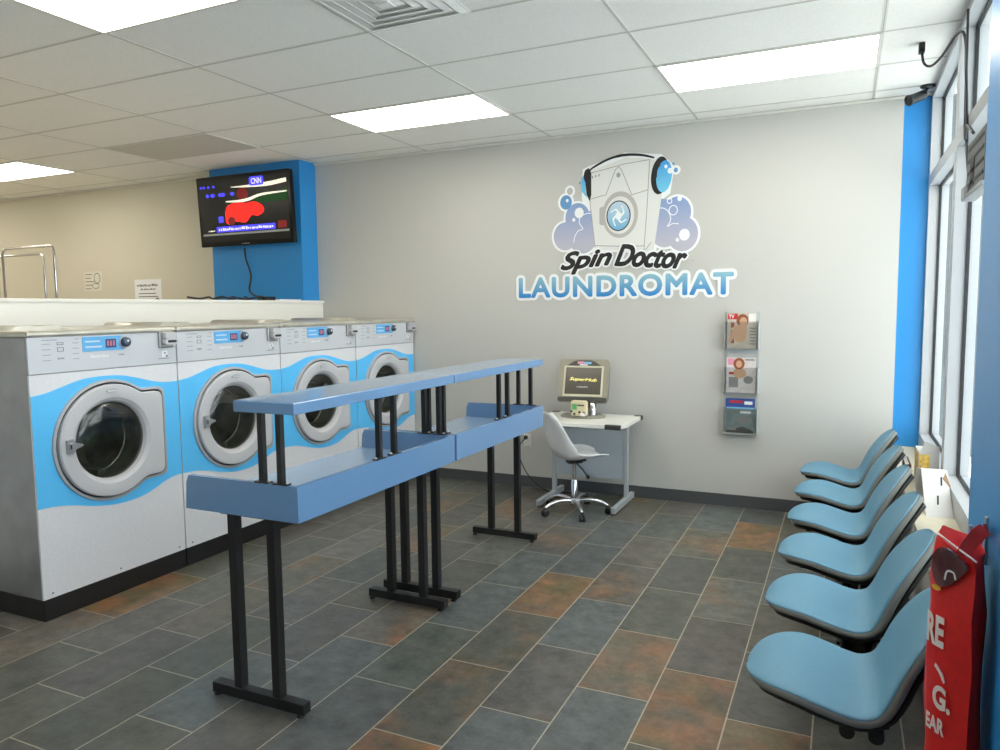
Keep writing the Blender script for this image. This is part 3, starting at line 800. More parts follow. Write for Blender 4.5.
# office chair
at_o, TO = shell_surface([(.215, .445), (.19, .458), (.12, .462), (.04, .448), (-.05, .435), (-.12, .448), (-.165, .50), (-.19, .57), (-.205, .65), (-.222, .73), (-.245, .80)], None, None)
def wo(s):
    if s < .2: return .205+.02*s/.2 if s > .05 else .205*(1-((.05-s)/.05)**2*.35)
    if s < .55: return .225
    return .225*(1-((s-.55)/.45)**4.0*.55)
def do(s):
    return .025+.075*math.exp(-((s-.55)/.25)**2)
t = thing('office_chair', 'white molded shell office chair on a chrome five-star base with casters', 'chair', (-1.875, 5.365, 0), math.radians(42))
# shell faces local +x ; build it as thin shell
sm = MB(); G = []; G2 = []
ns, nt = 40, 22
for i in range(ns+1):
    s = i/ns; x, z, nx, nz = at_o(s); nx, nz = -nx, -nz; ww = wo(s); dd = do(s); a, b_ = [], []
    for k in range(nt+1):
        tt = 2*k/nt-1; y = ww*math.sin(tt*1.25)/math.sin(1.25); o_ = dd*abs(tt)**2.4
        a.append(sm.bm.verts.new((x+nx*o_, y, z+nz*o_))); b_.append(sm.bm.verts.new((x+nx*(o_-.007), y, z+nz*(o_-.007))))
    G.append(a); G2.append(b_)
for A in (G, G2):
    for i in range(ns):
        for k in range(nt): sm.face([A[i][k], A[i+1][k], A[i+1][k+1], A[i][k+1]], True)
for i in range(ns):
    for k in (0, nt): sm.face([G[i][k], G[i+1][k], G2[i+1][k], G2[i][k]])
for k in range(nt):
    for i in (0, ns): sm.face([G[i][k], G[i][k+1], G2[i][k+1], G2[i][k]])
sm.obj('shell', M['white'], t, sharp=50)
b = MB(); b.m(M['blk_metal']).box(-.06, .06, -.04, .04, .39, .418, bev=.01); b.box(-.07, .07, -.07, -.055, .412, .432); b.box(-.07, .07, .055, .07, .412, .432); b.box(-.02, .02, -.07, .07, .40, .418)
b.obj('mount', None, t)
b = MB(); b.m(M['blk_metal']).tube([(.0, -.05, .395), (.02, -.12, .36), (.03, -.17, .325)], .006, 8); b.ball((.033, -.185, .318), (.014, .024, .018)); b.obj('lever', None, t)
b = MB(); b.m(M['chrome']).lathe([(.014, .25), (.014, .388)], (0, 0, 0), (0, 0, 1), 16); b.lathe([(.03, .085), (.03, .10), (.025, .12), (.024, .255), (.018, .262)], (0, 0, 0), (0, 0, 1), 20); b.obj('gas_column', None, t)
b = MB(); b.m(M['chrome']).lathe([(0, .06), (.04, .062), (.045, .08), (.04, .105), (.03, .115)], (0, 0, 0), (0, 0, 1), 20)
for k in range(5):
    a = 2*PI*k/5+math.radians(188); c_, s_ = math.cos(a), math.sin(a)
    pth = spl([(.03*c_, .03*s_, .095), (.12*c_, .12*s_, .105), (.20*c_, .20*s_, .092), (.262*c_, .262*s_, .062)], 4)
    n = len(pth); b.tube(pth, [.020-.008*i/(n-1) for i in range(n)], 10)
b.obj('star_base', None, t)
for k in range(5):
    a = 2*PI*k/5+math.radians(188); c_, s_ = math.cos(a), math.sin(a); cx, cy = .262*c_, .262*s_
    q = MB(); q.m(M['blk_metal']).tube([(cx, cy, .03), (cx, cy, .066)], .008, 8)
    for sd in (-1, 1):
        n_ = Vector((-s_, c_, 0)); q.lathe([(0, 0), (.024, 0), (.026, .004), (.026, .012), (.022, .016), (0, .016)], Vector((cx, cy, .0265))+n_*(sd*.005 if sd > 0 else -.021), n_, 18)
    q.obj('caster', None, t)

# outlet + desk cord
t = thing('wall_outlet', 'ivory electrical outlet low on the gray wall beside the desk', 'outlet', (-2.54, WY, .42))
b = MB(); b.m(M['outlet']).box(-.036, .036, -.006, 0, -.058, .058, bev=.002); b.m(M['white']).box(-.017, .017, -.009, -.006, -.042, -.008, bev=.001).box(-.017, .017, -.009, -.006, .008, .042, bev=.001)
b.m(M['ink'])
for v in (-.022, .028):
    b.box(-.009, -.006, -.0095, -.009, v-.006, v+.006); b.box(.006, .009, -.0095, -.009, v-.006, v+.006)
b.obj('plate', None, t)
b = MB(); pth = spl([(-2.545, WY-.012, .445), (-2.545, WY-.045, .44), (-2.60, WY-.05, .36), (-2.58, WY-.06, .24), (-2.50, WY-.08, .12), (-2.38, WY-.1, .03), (-2.25, WY-.14, .008), (-2.12, WY-.13, .008), (-2.09, WY-.09, .03), (-2.06, WY-.07, .3), (-2.05, WY-.06, .6)], 6)
b.m(M['cable']).tube(pth, .005, 8).box(-2.558, -2.532, WY-.045, WY-.0095, .43, .462, bev=.004)
o = b.obj('power_cord'); o['label'] = 'black power cord hanging from the outlet down behind the desk'; o['category'] = 'cord'

# ------------------------------------------------------------------ wall sign (painted logo, printed layers)
t = thing('wall_sign', 'large blue SPIN DOCTOR LAUNDROMAT logo on the gray wall', 'sign', (0, WY, 0))
def sf(u, v, w): return (u, -w, v)
cl = MB(); cl.m(M['logo_white'])
CL = [(-2.177, 2.195, .105), (-2.067, 2.345, .108), (-2.02, 2.19, .13), (-1.236, 2.335, .112), (-1.19, 2.165, .122), (-1.33, 2.2, .12), (-2.169, 2.478, .056), (-2.134, 2.568, .030), (-1.245, 2.668, .02)]
for k, (x, z, r) in enumerate(CL): cl.prism(ell(x, z, r*1.03+.014, r*1.15+.014), sf, (0, .0004+.00004*k))
cl.prism([(-2.02, 2.74), (-1.97, 2.76), (-1.66, 2.842), (-1.5, 2.82), (-1.36, 2.80), (-1.26, 2.70), (-1.29, 2.49), (-1.36, 2.44), (-1.4, 2.02), (-1.94, 2.06), (-2.0, 2.4), (-2.03, 2.5)], sf, (0, .0009))
cl.m(M['logo_cloud'])
for k, (x, z, r) in enumerate(CL[:6]): cl.prism(ell(x, z, r*1.0, r*1.12), sf, (.0002, .0011+.00005*k))
cl.prism([(-2.06, 2.30), (-1.93, 2.42), (-1.9, 2.12), (-2.1, 2.12)], sf, (.0002, .00144)); cl.prism([(-1.42, 2.12), (-1.4, 2.46), (-1.30, 2.44), (-1.22, 2.12)], sf, (.0002, .00148))
cl.m(M['logo_bub'])
cl.prism(ell(-2.169, 2.478, .052, .060), sf, (.0008, .0016)); cl.m(M['logo_gray']).prism(ell(-2.134, 2.568, .026, .03), sf, (.0008, .0016)); cl.m(M['logo_bub'])
for x, z, r in ((-1.268, 2.718, .009), (-1.248, 2.667, .016), (-2.045, 2.63, .008)): cl.prism(ell(x, z, r, r*1.15), sf, (.0008, .0016))
cl.m(M['logo_white'])
for x, z, r in ((-2.052, 2.383, .040), (-2.10, 2.328, .014), (-1.175, 2.158, .042), (-1.23, 2.12, .014), (-1.215, 2.443, .018), (-2.158, 2.492, .013)): cl.prism(ell(x, z, r, r*1.1), sf, (.0016, .002))
for path in ([(-2.10, 2.14), (-2.09, 2.19), (-2.06, 2.235), (-2.02, 2.25), (-2.05, 2.30), (-2.04, 2.35), (-1.98, 2.375), (-1.93, 2.37)],
             [(-1.39, 2.378), (-1.34, 2.375), (-1.30, 2.34), (-1.285, 2.28), (-1.31, 2.23), (-1.27, 2.25), (-1.22, 2.245)]):
    add_ribbon(cl, sp2(path, 5), .007, sf, .0021)
for x, z, r in ((-1.265, 2.355, .033), (-1.295, 2.43, .018)):
    add_ribbon(cl, ell(x, z, r, r*1.12, 24)+[ell(x, z, r, r*1.12, 24)[0]], .007, sf, .0021)
cl.obj('suds_print', None, t)
wp = MB(); wp.m(M['logo_body'])
wp.prism([(-1.958, 2.718), (-1.66, 2.80), (-1.52, 2.785), (-1.42, 2.762), (-1.351, 2.523), (-1.42, 2.033), (-1.912, 2.075), (-1.958, 2.516)], sf, (.0016, .0024))
wp.m(M['logo_line'])
for path in ([(-1.958, 2.700), (-1.66, 2.752), (-1.457, 2.767)], [(-1.457, 2.767), (-1.475, 2.40), (-1.50, 2.04)], [(-1.958, 2.718), (-1.955, 2.45), (-1.912, 2.09)], [(-1.912, 2.105), (-1.70, 2.09), (-1.50, 2.085)],
             [(-1.714, 2.735), (-1.740, 2.71), (-1.822, 2.510)], [(-1.714, 2.735), (-1.690, 2.71), (-1.60, 2.495)], [(-1.95, 2.49), (-1.83, 2.515)], [(-1.60, 2.50), (-1.47, 2.53)], [(-1.49, 2.05), (-1.44, 2.11)]):
    add_ribbon(wp, path, .006, sf, .0026)
wp.prism(ell(-1.714, 2.667, .017, .02), sf, (.0024, .0028))
for k in range(3): wp.prism(ell(-1.935+.028*k, 2.668+.006*k, .006, .012), sf, (.0024, .0028))
wp.m(M['logo_gray']).prism(ell(-1.700, 2.347, .150, .188, 40), sf, (.0024, .003)); wp.prism(rrect(-1.875, -1.80, 2.27, 2.42, .02), sf, (.0024, .0028))
wp.m(M['logo_body']).prism(ell(-1.703, 2.343, .122, .152, 40), sf, (.003, .0034))
wp.m(M['logo_black']).prism(ell(-1.712, 2.338, .102, .124, 40), sf, (.0034, .0038))
wp.m(M['logo_port']).prism(ell(-1.712, 2.338, .093, .115, 40), sf, (.0038, .0042))
wp.m(M['logo_white'])
for k in range(4):
    a = k*PI/2
    add_ribbon(wp, sp2([(-1.712+.02*math.cos(a), 2.338+.025*math.sin(a)), (-1.712+.05*math.cos(a+.5), 2.338+.06*math.sin(a+.5)), (-1.712+.07*math.cos(a+1.2), 2.338+.088*math.sin(a+1.2))], 5), [.016]*6+[.010]*5, sf, .0044)
wp.prism(ell(-1.712, 2.338, .026, .032), sf, (.0042, .0045))
wp.obj('washer_print', None, t)
hp = MB(); hp.m(M['logo_black'])
hb = sp2([(-1.965, 2.715), (-1.93, 2.745), (-1.835, 2.788), (-1.74, 2.815), (-1.64, 2.822), (-1.52, 2.808), (-1.42, 2.778)], 6)
n = len(hb); add_ribbon(hp, hb, [.008+.010*math.sin(PI*i/(n-1))**.5+(.004 if i > n/2 else 0) for i in range(n)], sf, .0046)
hp.prism(ell(-1.372, 2.635, .072, .148, 36, -.10), sf, (.004, .0046))
hp.prism([(-1.998, 2.73), (-1.965, 2.745), (-1.945, 2.70), (-1.945, 2.52), (-1.96, 2.475), (-1.985, 2.53), (-1.995, 2.62)], sf, (.004, .0046))
hp.prism(ell(-1.99, 2.68, .02, .05), sf, (.0038, .0042))
hp.m(M['logo_cup']).prism(ell(-1.340, 2.625, .062, .125, 36, -.10), sf, (.0046, .0052))
hp.prism([(-2.005, 2.70), (-1.995, 2.66), (-1.993, 2.55), (-1.98, 2.50), (-2.03, 2.56), (-2.03, 2.66)], sf, (.003, .0037))
hp.m(M['logo_black']); add_ribbon(hp, sp2([(-1.405, 2.62), (-1.40, 2.68), (-1.375, 2.72)], 5), .016, sf, .0054)
hp.m(M['logo_white']); hp.prism(ell(-1.325, 2.70, .013, .015), sf, (.0052, .0056)); hp.prism(ell(-1.292, 2.665, .02, .023), sf, (.0052, .0056))
hp.obj('headphones_print', None, t)
LB_ = (-2.610, -.790, 1.678, 1.858)
l = MB(); l.m(M['logo_white']); fat_text(l, 'LAUNDROMAT', (-2.634, -.766, 1.654, 1.882), sf, .0048, .032, 16, space=1.1)
l.m(M['logo_text']); fat_text(l, 'LAUNDROMAT', LB_, sf, .0058, .0080, 8, space=1.1)
l.obj('block_lettering', None, t)
l = MB()
S1 = (-2.222, -1.760, 1.878, 2.075); S2 = (-1.742, -1.148, 1.905, 2.090)
for w_, b_, ro in (('Spin', S1, .075), ('Doctor', S2, -.075)):
    l.m(M['logo_white']); fat_text(l, w_, (b_[0]-.012, b_[1]+.012, b_[2]-.012, b_[3]+.012), sf, .0068, .026, 12, shear=.42, rot=ro)
    l.m(M['logo_black']); fat_text(l, w_, b_, sf, .0080, .0085, 8, shear=.42, rot=ro, space=.96)
l.m(M['logo_line']); add_text(l, 'TM', (-1.125, -1.095, 1.945, 1.957), sf, .0082)
l.obj('script_lettering', None, t)

# ------------------------------------------------------------------ magazine rack with three magazines
t = thing('magazine_rack', 'clear three-pocket magazine rack mounted on the gray wall', 'magazine rack', (-.722, WY, 0))
b = MB(); b.m(M['acrylic']); b.box(-.128, -.105, -.004, 0, .60, 1.545); b.box(.105, .128, -.004, 0, .60, 1.545); b.box(-.105, .105, -.004, 0, .60, .64); b.box(-.105, .105, -.004, 0, 1.22, 1.26); b.obj('back_plate', None, t)
for z0, z1 in ((1.262, 1.47), (.918, 1.115), (.600, .80)):
    b = MB(); b.m(M['acrylic']).box(-.128, .128, -.062, -.004, z0-.008, z0); b.box(-.128, -.122, -.062, -.004, z0, z1); b.box(.122, .128, -.062, -.004, z0, z1)
    pk = b.obj('pocket', None, t)
    bx(-.128, .128, -.066, -.062, z0-.008, z1).obj('front_panel', M['acr_clear'], pk)
def cover(z0, label, base, kind):
    t = thing('magazine', label, 'magazine', (-.722, WY-.030, z0), 0)
    b = MB(); b.m(M['c_white']).box(-.108, .108, -.006, .006, 0, .272); b.obj('pages', None, t)
    c = MB(); c.m(base).box(-.109, .109, -.0075, -.006, 0, .273)
    f = lambda u, v, w: (u, -.0075-w, v)
    if kind == 0:
        c.m(M['c_red']).prism(rrect(-.105, -.03, .225, .268, .004), f, (0, .0005))
        c.m(M['c_white']); add_text(c, 'TV', (-.098, -.055, .232, .262), f, .0009, bold=.03); c.prism(rrect(.05, .105, .20, .268, .003), f, (0, .0004))
        c.m(M['hair']).prism(ell(.005, .215, .045, .05), f, (0, .0007)); c.m(M['skin']).prism(ell(.012, .205, .028, .036), f, (.0007, .001))
        c.m(M['mag1']).prism([(-.085, .15), (-.03, .185), (.0, .185), (.06, .16), (.045, .08), (.055, .0), (-.065, .0), (-.03, .09)], f, (0, .0006))
        c.m(M['skin']).prism([(-.06, .165), (-.01, .185), (.04, .165), (.035, .09), (.02, .05), (-.04, .05), (-.05, .09), (-.085, .04), (-.1, .06)], f, (.0006, .0009))
        c.m(M['hair']).prism(rrect(-.08, -.055, .04, .20, .005), f, (0, .0005))
        c.m(M['c_gray'])
        for k in range(6): c.prism(rrect(.06, .10, .03+.024*k, .04+.024*k, .002), f, (0, .0006))
    elif kind == 1:
        c.m(M['pink']).prism(rrect(-.10, -.05, .215, .265, .004), f, (0, .0004))
        c.m(M['hair']).prism(ell(-.015, .225, .042, .045), f, (0, .0007)); c.m(M['skin']).prism(ell(-.015, .222, .022, .028), f, (.0007, .001)); c.m(M['skin']).prism(ell(-.01, .15, .05, .04), f, (0, .0006))
        c.m(M['c_gray']).prism(rrect(.03, .10, .25, .262, .003), f, (0, .0005)); c.prism(rrect(-.09, -.02, .04, .12, .004), f, (0, .0005)); c.prism(ell(.055, .10, .035, .03), f, (0, .0005))
        c.m(M['c_red']).prism(rrect(-.09, -.05, .14, .16, .002), f, (0, .0006))
    else:
        c.m(M['c_blue']).prism(rrect(-.109, .109, .195, .273, .002), f, (0, .0004)); c.m(M['c_red']).prism(rrect(-.08, .02, .235, .255, .003), f, (.0004, .0008)); c.m(M['c_white']).prism(rrect(.03, .09, .225, .25, .003), f, (.0004, .0008))
        c.m(M['ltblue']).prism(rrect(-.105, .105, .190, .203, .003), f, (.0004, .0008)); c.m(M['c_white']).prism(rrect(-.0, .08, .155, .172, .003), f, (0, .0006)); c.m(M['mon_dark']).prism([(-.1, .02), (.02, .05), (.1, .0+.02), (.1, .0), (-.1, .0)], f, (0, .0005))
        c.m(M['c_gray']).prism(rrect(-.10, -.03, .02, .045, .003), f, (.0005, .0008)); c.prism(ell(.03, .10, .06, .035), f, (0, .0006))
    c.obj('cover', None, t)
cover(1.2625, 'magazine in the top rack pocket, large figure and red masthead on the cover', M['mag1'], 0)
cover(.9185, 'pale magazine in the middle rack pocket, small auburn-haired head on the cover', M['mag2'], 1)
cover(.6005, 'magazine with dark blue header in the bottom rack pocket', M['mag3'], 2)

# ------------------------------------------------------------------ television
t = thing('television', 'black flat television showing a news picture on the blue column', 'television', (-5.405, 5.67, 2.59))
TA = math.radians(3)
def tf(u, v, w): return (u, -w*math.cos(TA)-v*math.sin(TA), v*math.cos(TA)-w*math.sin(TA))
b = MB(); b.m(M['tv']).prism(rrect(-.597, .597, -.345, .345, .012), tf, (-.03, .022)); b.m(M['dev_lt']); marks(b, 6, (-.05, .05, -.331, -.321), tf, .0225); b.obj('casing', None, t)
b = MB(); b.m(M['tvscreen']).prism(rrect(-.565, .565, -.300, .312, .002), tf, (.022, .0235))
b.m(M['e_red'])
b.prism(sp2([(-.24, -.02), (-.20, .05), (-.05, .075), (.04, .06), (.14, .07), (.24, .03), (.26, -.03), (.18, -.07), (.1, -.06), (.02, -.125), (-.1, -.11), (-.2, -.135), (-.25, -.1)], 3)[:-1], tf, (.0235, .025))
b.m(M['e_dred']).prism(ell(0, .15, .07, .06), tf, (.0235, .0246)); b.prism(ell(-.16, -.10, .05, .04), tf, (.025, .0255))
b.m(M['e_green']).prism([(.10, .09), (.56, .17), (.56, .06), (.2, .05)], tf, (.0235, .0243))
b.m(M['e_white']); 
add_ribbon(b, sp2([(-.14, .225), (.10, .22), (.35, .225), (.56, .245)], 5), [.004+.035*min(1, i/9) for i in range(16)], tf, .026)
add_ribbon(b, sp2([(-.22, .09), (-.05, .085), (.08, .095), (.25, .13), (.56, .14)], 5), [.010+.018*math.sin(PI*i/20) for i in range(21)], tf, .026)
b.m(M['e_blue']).prism(rrect(.10, .28, .22, .315-.01, .02), tf, (.0235, .0262))
for u in (-.54, -.50, -.44, -.37): b.prism(ell(u, .245, .016, .012), tf, (.0235, .025))
for u, r in ((-.46, .02), (-.39, .03), (-.28, .035), (-.245, .02), (-.13, .025)): b.prism(ell(u, .16, r, .018), tf, (.0235, .025))
b.prism(rrect(-.335, -.27, -.11, -.05, .01), tf, (.0235, .025)); b.prism(rrect(-.37, .39, -.205, -.15, .005), tf, (.0235, .0254))
b.m(M['e_white']); add_text(b, 'CNN', (.125, .255, .235, .29), tf, .0266, bold=.02)
marks(b, 26, (-.34, .37, -.192, -.163), tf, .0262)
marks(b, 6, (-.48, -.39, -.195, -.180), tf, .025)
b.m(M['e_gray']).prism(rrect(-.555, .555, -.235, -.215, .003), tf, (.0235, .0252)); b.m(M['e_dred']).prism(rrect(.42, .53, -.20, -.13, .01), tf, (.0235, .0252))
b.obj('screen', None, t)
b = MB(); b.m(M['blk_metal']).box(-.2, .2, .028, .045, -.15, .15).box(-.05, .05, .045, .098, -.06, .06); b.obj('wall_bracket', None, t)
# things on the half wall under the television
b = MB(); b.m(M['cable']).tube(spl([(-5.50, 5.74, 2.225), (-5.49, 5.74, 2.12), (-5.43, 5.74, 1.95), (-5.42, 5.70, 1.80), (-5.25, 5.6, 1.74), (-5.05, 5.45, 1.73), (-4.91, 5.38, 1.71), (-4.86, 5.37, 1.699)], 6), .009, 8)
o = b.obj('television_cable'); o['label'] = 'black cable hanging below the television down the blue column'; o['category'] = 'cable'
b = MB(); b.m(M['cable'])
b.box(-4.875, -4.78, 5.22, 5.36, 1.6885, 1.722, bev=.006)
b.tube(spl([(-4.81+.03*math.sin(k*1.9), 5.20-.09*k, 1.698+.012*(k % 2)) for k in range(10)], 5), .008, 8)
b.tube(spl([(-4.84+.025*math.cos(k*2.3), 5.18-.07*k, 1.700+.02*((k+1) % 2)) for k in range(8)], 5), .006, 8)
o = b.obj('cable_tangle'); o['label'] = 'black adapter and tangled cords lying on the white half wall'; o['category'] = 'cable'
o = bx(-4.88, -4.77, 5.40, 5.70, 1.6885, 1.6985, bev=.003).obj('paper_stack', M['paper']); o['label'] = 'thin stack of white paper on the half wall beside the cords'; o['category'] = 'paper'

# papers on the beige wall
def wf(u, v, w): return (u, WY-w, v)
b = MB(); b.m(M['paper2']).prism(rrect(-8.30, -7.99, 1.85, 2.08, .003), wf, (0, .003)); b.m(M['ink'])
for k in range(5): b.prism(rrect(-8.28, -8.28+.10+.03*((k*7) % 3), 1.875+.042*k, 1.882+.042*k, .001), wf, (.003, .0035))
add_ribbon(b, ell(-8.07, 2.0, .05, .06, 20)+[ell(-8.07, 2.0, .05, .06, 20)[0]], .008, wf, .0036); add_ribbon(b, ell(-8.10, 1.91, .06, .03, 20), .006, wf, .0036)
o = b.obj('wall_notice'); o['label'] = 'cream notice with a round drawing on the beige wall, left of the white poster'; o['category'] = 'notice'
b = MB(); b.m(M['paper']).prism(rrect(-7.44, -7.01, 1.55, 1.965, .003), wf, (0, .003)); b.m(M['ink'])
marks(b, 16, (-7.40, -7.05, 1.885, 1.912), wf, .0036); marks(b, 10, (-7.34, -7.10, 1.845, 1.862), wf, .0036, 2)
for k in range(3): b.prism(rrect(-7.38, -7.10+.03*k, 1.80-.035*k, 1.808-.035*k, .001), wf, (.003, .0035))
b.m(M['kraft']).prism(ell(-7.08, 1.72, .035, .035), wf, (.003, .004))
o = b.obj('wall_poster'); o['label'] = 'white printed poster on the beige wall above the half wall'; o['category'] = 'poster'
# rolling laundry rack behind the half wall
def rack(name, x, y, w, h, label):
    t = thing(name, label, 'laundry cart', (x, y, 0))
    r = .012
    MB().m(M['chrome']).tube([(-w/2, 0, .45)]+[(p.x, p.y, p.z) for p in spl([(-w/2, 0, h-.06), (-w/2+.02, 0, h-.015), (-w/2+.06, 0, h)], 4)]+[(p.x, p.y, p.z) for p in spl([(w/2-.06, 0, h), (w/2-.02, 0, h-.015), (w/2, 0, h-.06)], 4)]+[(w/2, 0, .45)], r, 10).obj('hanging_frame', M['chrome'], t)
    b = MB()
    for z in (.18, .48):
        b.tube([(-w/2, -.25, z), (w/2, -.25, z), (w/2, .25, z), (-w/2, .25, z)], .010, 8, closed=True)
    for k in range(9):
        xx = -w/2+w*k/8; b.tube([(xx, -.25, .48), (xx, -.25, .18), (xx, .25, .18), (xx, .25, .48)], .004, 6)
    b.obj('basket', M['chrome'], t)
    for sx in (-1, 1):
        for sy in (-1, 1):
            q = MB(); q.lathe([(0, -.012), (.05, -.012), (.05, .012), (0, .012)], (sx*w/2, sy*.25, .05), (0, 1, 0), 18); q.tube([(sx*w/2, sy*.25, .05), (sx*w/2, sy*.25, .18)], .008, 8); q.obj('caster', M['blk_metal'], t)
rack('laundry_cart', -6.99, 4.5, .76, 2.21, 'nearer chrome laundry cart frame rising behind the half wall at far left')
rack('laundry_cart', -8.14, 5.15, .8, 2.22, 'chrome laundry cart frame at far left, behind the nearer cart frame')

# ------------------------------------------------------------------ red bag on the right wall
t = thing('tote_bag', 'red fabric tote bag with white lettering hanging on the blue wall', 'bag', (.290, 1.945, 0))
dv = Vector((-.64, .77))
def fc(u, v, w): # u along front face to the far-left, v height, w outward
    return (dv.x*u-dv.y*w*1.0, dv.y*u+dv.x*w*1.0, v)
# plan loop (clockwise) at different heights
def plan(z, k):
    bul = .012*math.sin(PI*min(1, max(0, (z-.35)/.7)))
    pts = [(0, 0), (.045, -.004), (.09, -.002), (.125, .006), (.15, .026), (.155, .052)]
    loop = []
    for u, w_ in pts: loop.append((dv.x*u-dv.y*(-w_+bul*.6)*1.0, dv.y*u+dv.x*(-w_+bul*.6)))
    loop += [(-.06, .17), (-.025, .185), (.012, .17), (.030, .12+.01*k), (.030, .065), (.015, .022)]
    return loop
bg = MB(); RS = []
zs = [.36, .40, .50, .62, .74, .86, .93, .975, 1.0]
for i, z in enumerate(zs):
    L = plan(z, i % 2); cx = sum(p[0] for p in L)/len(L); cy = sum(p[1] for p in L)/len(L)
    f_ = 1.0 if z < .9 else 1.0-.5*((z-.9)/.1)**1.5*0.35
    RS.append([((p[0]-cx)*f_+cx+.004*math.sin(i*2.1+j), (p[1]-cy)*f_+cy+.004*math.cos(i*1.7+j), z+(.042*(j/5 if j <= 5 else max(0, (11-j)/6)) if z > .94 else 0)) for j, p in enumerate(L)])
bg.rings(RS, smooth=True, close_first=True, close_last=True)
bo = bg.obj('bag_body', M['red'], t, sharp=60)
lt = MB(); lt.m(M['bag_text'])
def ff(u, v, w): # reading direction: left(far) -> right(near)
    uu = .135-u; return fc(uu, v, w-(5.5*(uu-.085)**2 if uu > .085 else 0))
for body, box in (('RE', (.008, .066, .765, .842)), ('G.', (.040, .092, .612, .672)), ('EAR', (.020, .078, .550, .590))):
    add_text(lt, body, box, ff, .014, bold=.04)
lt.prism([(.045, .722), (.066, .704), (.074, .686), (.070, .682), (.058, .700), (.042, .714)], ff, (.012, .014))
lt.obj('bag_lettering', None, t)
wn = MB(); wn.m(M['bag_win']).prism(sp2([(.010, .945), (.035, .915), (.070, .925), (.108, .965), (.112, .988), (.060, 1.012), (.030, 1.0), (.010, .97)], 4)[:-1], ff, (.006, .0112))
wn.m(M['white']); add_ribbon(wn, sp2([(.060, .935), (.066, .958), (.084, .960), (.090, .945)], 4), .005, ff, .013)
wn.obj('clear_window', None, t)
MB().prism(ell(.036, .908, .014, .006), ff, (.012, .0145)).obj('yellow_sticker', M['yellow'], t)
hd = MB()
def strap(path, wv, th=.003):
    P = [Vector(p) for p in path]; wv = Vector(wv)
    rs = []
    for i in range(len(P)):
        d_ = (P[min(i+1, len(P)-1)]-P[max(i-1, 0)]).normalized(); n_ = d_.cross(wv).normalized()
        rs.append([P[i]+wv/2+n_*th/2, P[i]-wv/2+n_*th/2, P[i]-wv/2-n_*th/2, P[i]+wv/2-n_*th/2])
    hd.rings(rs, smooth=False, close_first=True, close_last=True)
strap(spl([(-.028, .03, 1.0), (-.015, .04, 1.025), (.006, .055, 1.052), (.022, .075, 1.060)], 5), (.022, -.004, -.022))
strap(spl([(.022, .075, 1.060), (.034, .12, 1.05), (.034, .16, 1.03), (.02, .17, .99), (.0, .165, .97)], 5), (.006, -.0, -.024))
hd.obj('handle', M['red_strap'], t)
MB().tube([(.0+dv.x*u, -.004+dv.y*u, 1.0+.33*u) for u in (.004, .03, .06, .09, .118)], .0024, 8).obj('fold_highlight', M['bag_text'], t)  # pale line for the highlight along the bag's fold, built as a tube
t = thing('wall_hook', 'small metal hook on the blue wall behind the red bag handle', 'hook', (WX, 2.125, 1.035))
b = MB(); b.m(M['bolt']).box(-.005, 0, -.012, .012, -.09, .03, bev=.001); b.tube(spl([(-.004, 0, -.01), (-.03, 0, -.015), (-.034, 0, .005)], 4), .004, 8)
b.lathe([(.006, .005), (.006, .010), (0, .012)], (0, 0, -.07), (-1, 0, 0), 10); b.obj('hook_body', None, t)

# ------------------------------------------------------------------ cartons on the sill
Z0 = .5685
t = thing('carton', 'large white slotted carton lying on the cream window sill', 'box', (.442, 4.33, Z0))
b = MB(); b.m(M['carton'])
prof = [(-.30, 0), (.30, 0), (.30, .12), (.02, .17), (-.27, .015)]
b.prism(prof, lambda u, v, w: (w, u, v), (-.062, .055)); 
b.obj('body', None, t)
q = MB(); q.m(M['dark_gap'])
def tp(u, v, w):   # on the sloping face: u across x, v 0..1 along slope
    y = -.27+.29*v; z = .015+.155*v; return (u, y-w*.47, z+w*.88)
for u, v in ((-.005, .18), (.02, .62)): q.prism([(u-.004, v), (u+.004, v), (u+.008, v+.2), (u, v+.2)], tp, (.0, .001))
q.obj('slots', None, t)
q = MB(); q.m(M['kraft']).prism([(.03, .78), (.055, .60), (.06, .60), (.045, .92)], tp, (0, .003)); q.obj('kraft_corner', None, t)
t = thing('carton', 'upright white carton with ochre label behind the slotted one on the sill', 'box', (.442, 4.76, Z0))
b = MB(); b.m(M['carton']); b.box(-.050, .05, -.11, .12, 0, .20, bev=.003)
b.prism([(-.045, .20), (.05, .20), (.048, .235), (-.02, .265)], lambda u, v, w: (u, w, v), (-.112, -.108))
b.obj('body', None, t)
q = MB(); q.m(M['label_y']).box(-.052, -.050, -.10, .10, .05, .19); q.m(M['label_y']).box(-.046, .004, -.112, -.11, .06, .19); q.m(M['c_gray']).box(-.05, .01, -.112, -.11, .02, .04); q.obj('printed_label', None, t)
t = thing('carton', 'small open white and brown carton beside the chair backs on the sill', 'box', (.370, 4.90, Z0))
b = MB(); b.m(M['carton']); b.box(-.030, -.026, -.10, .16, 0, .10); b.box(-.030, .0, .156, .16, 0, .10); b.box(-.026, .0, -.10, .156, 0, .004); b.m(M['kraft']).box(-.004, .0, -.10, .156, .004, .10); b.m(M['carton']).prism([(-.028, .09), (-.012, .10), (-.012, .104), (-.028, .096)], lambda u, v, w: (u, w, v), (-.10, .16)); b.obj('body', None, t)

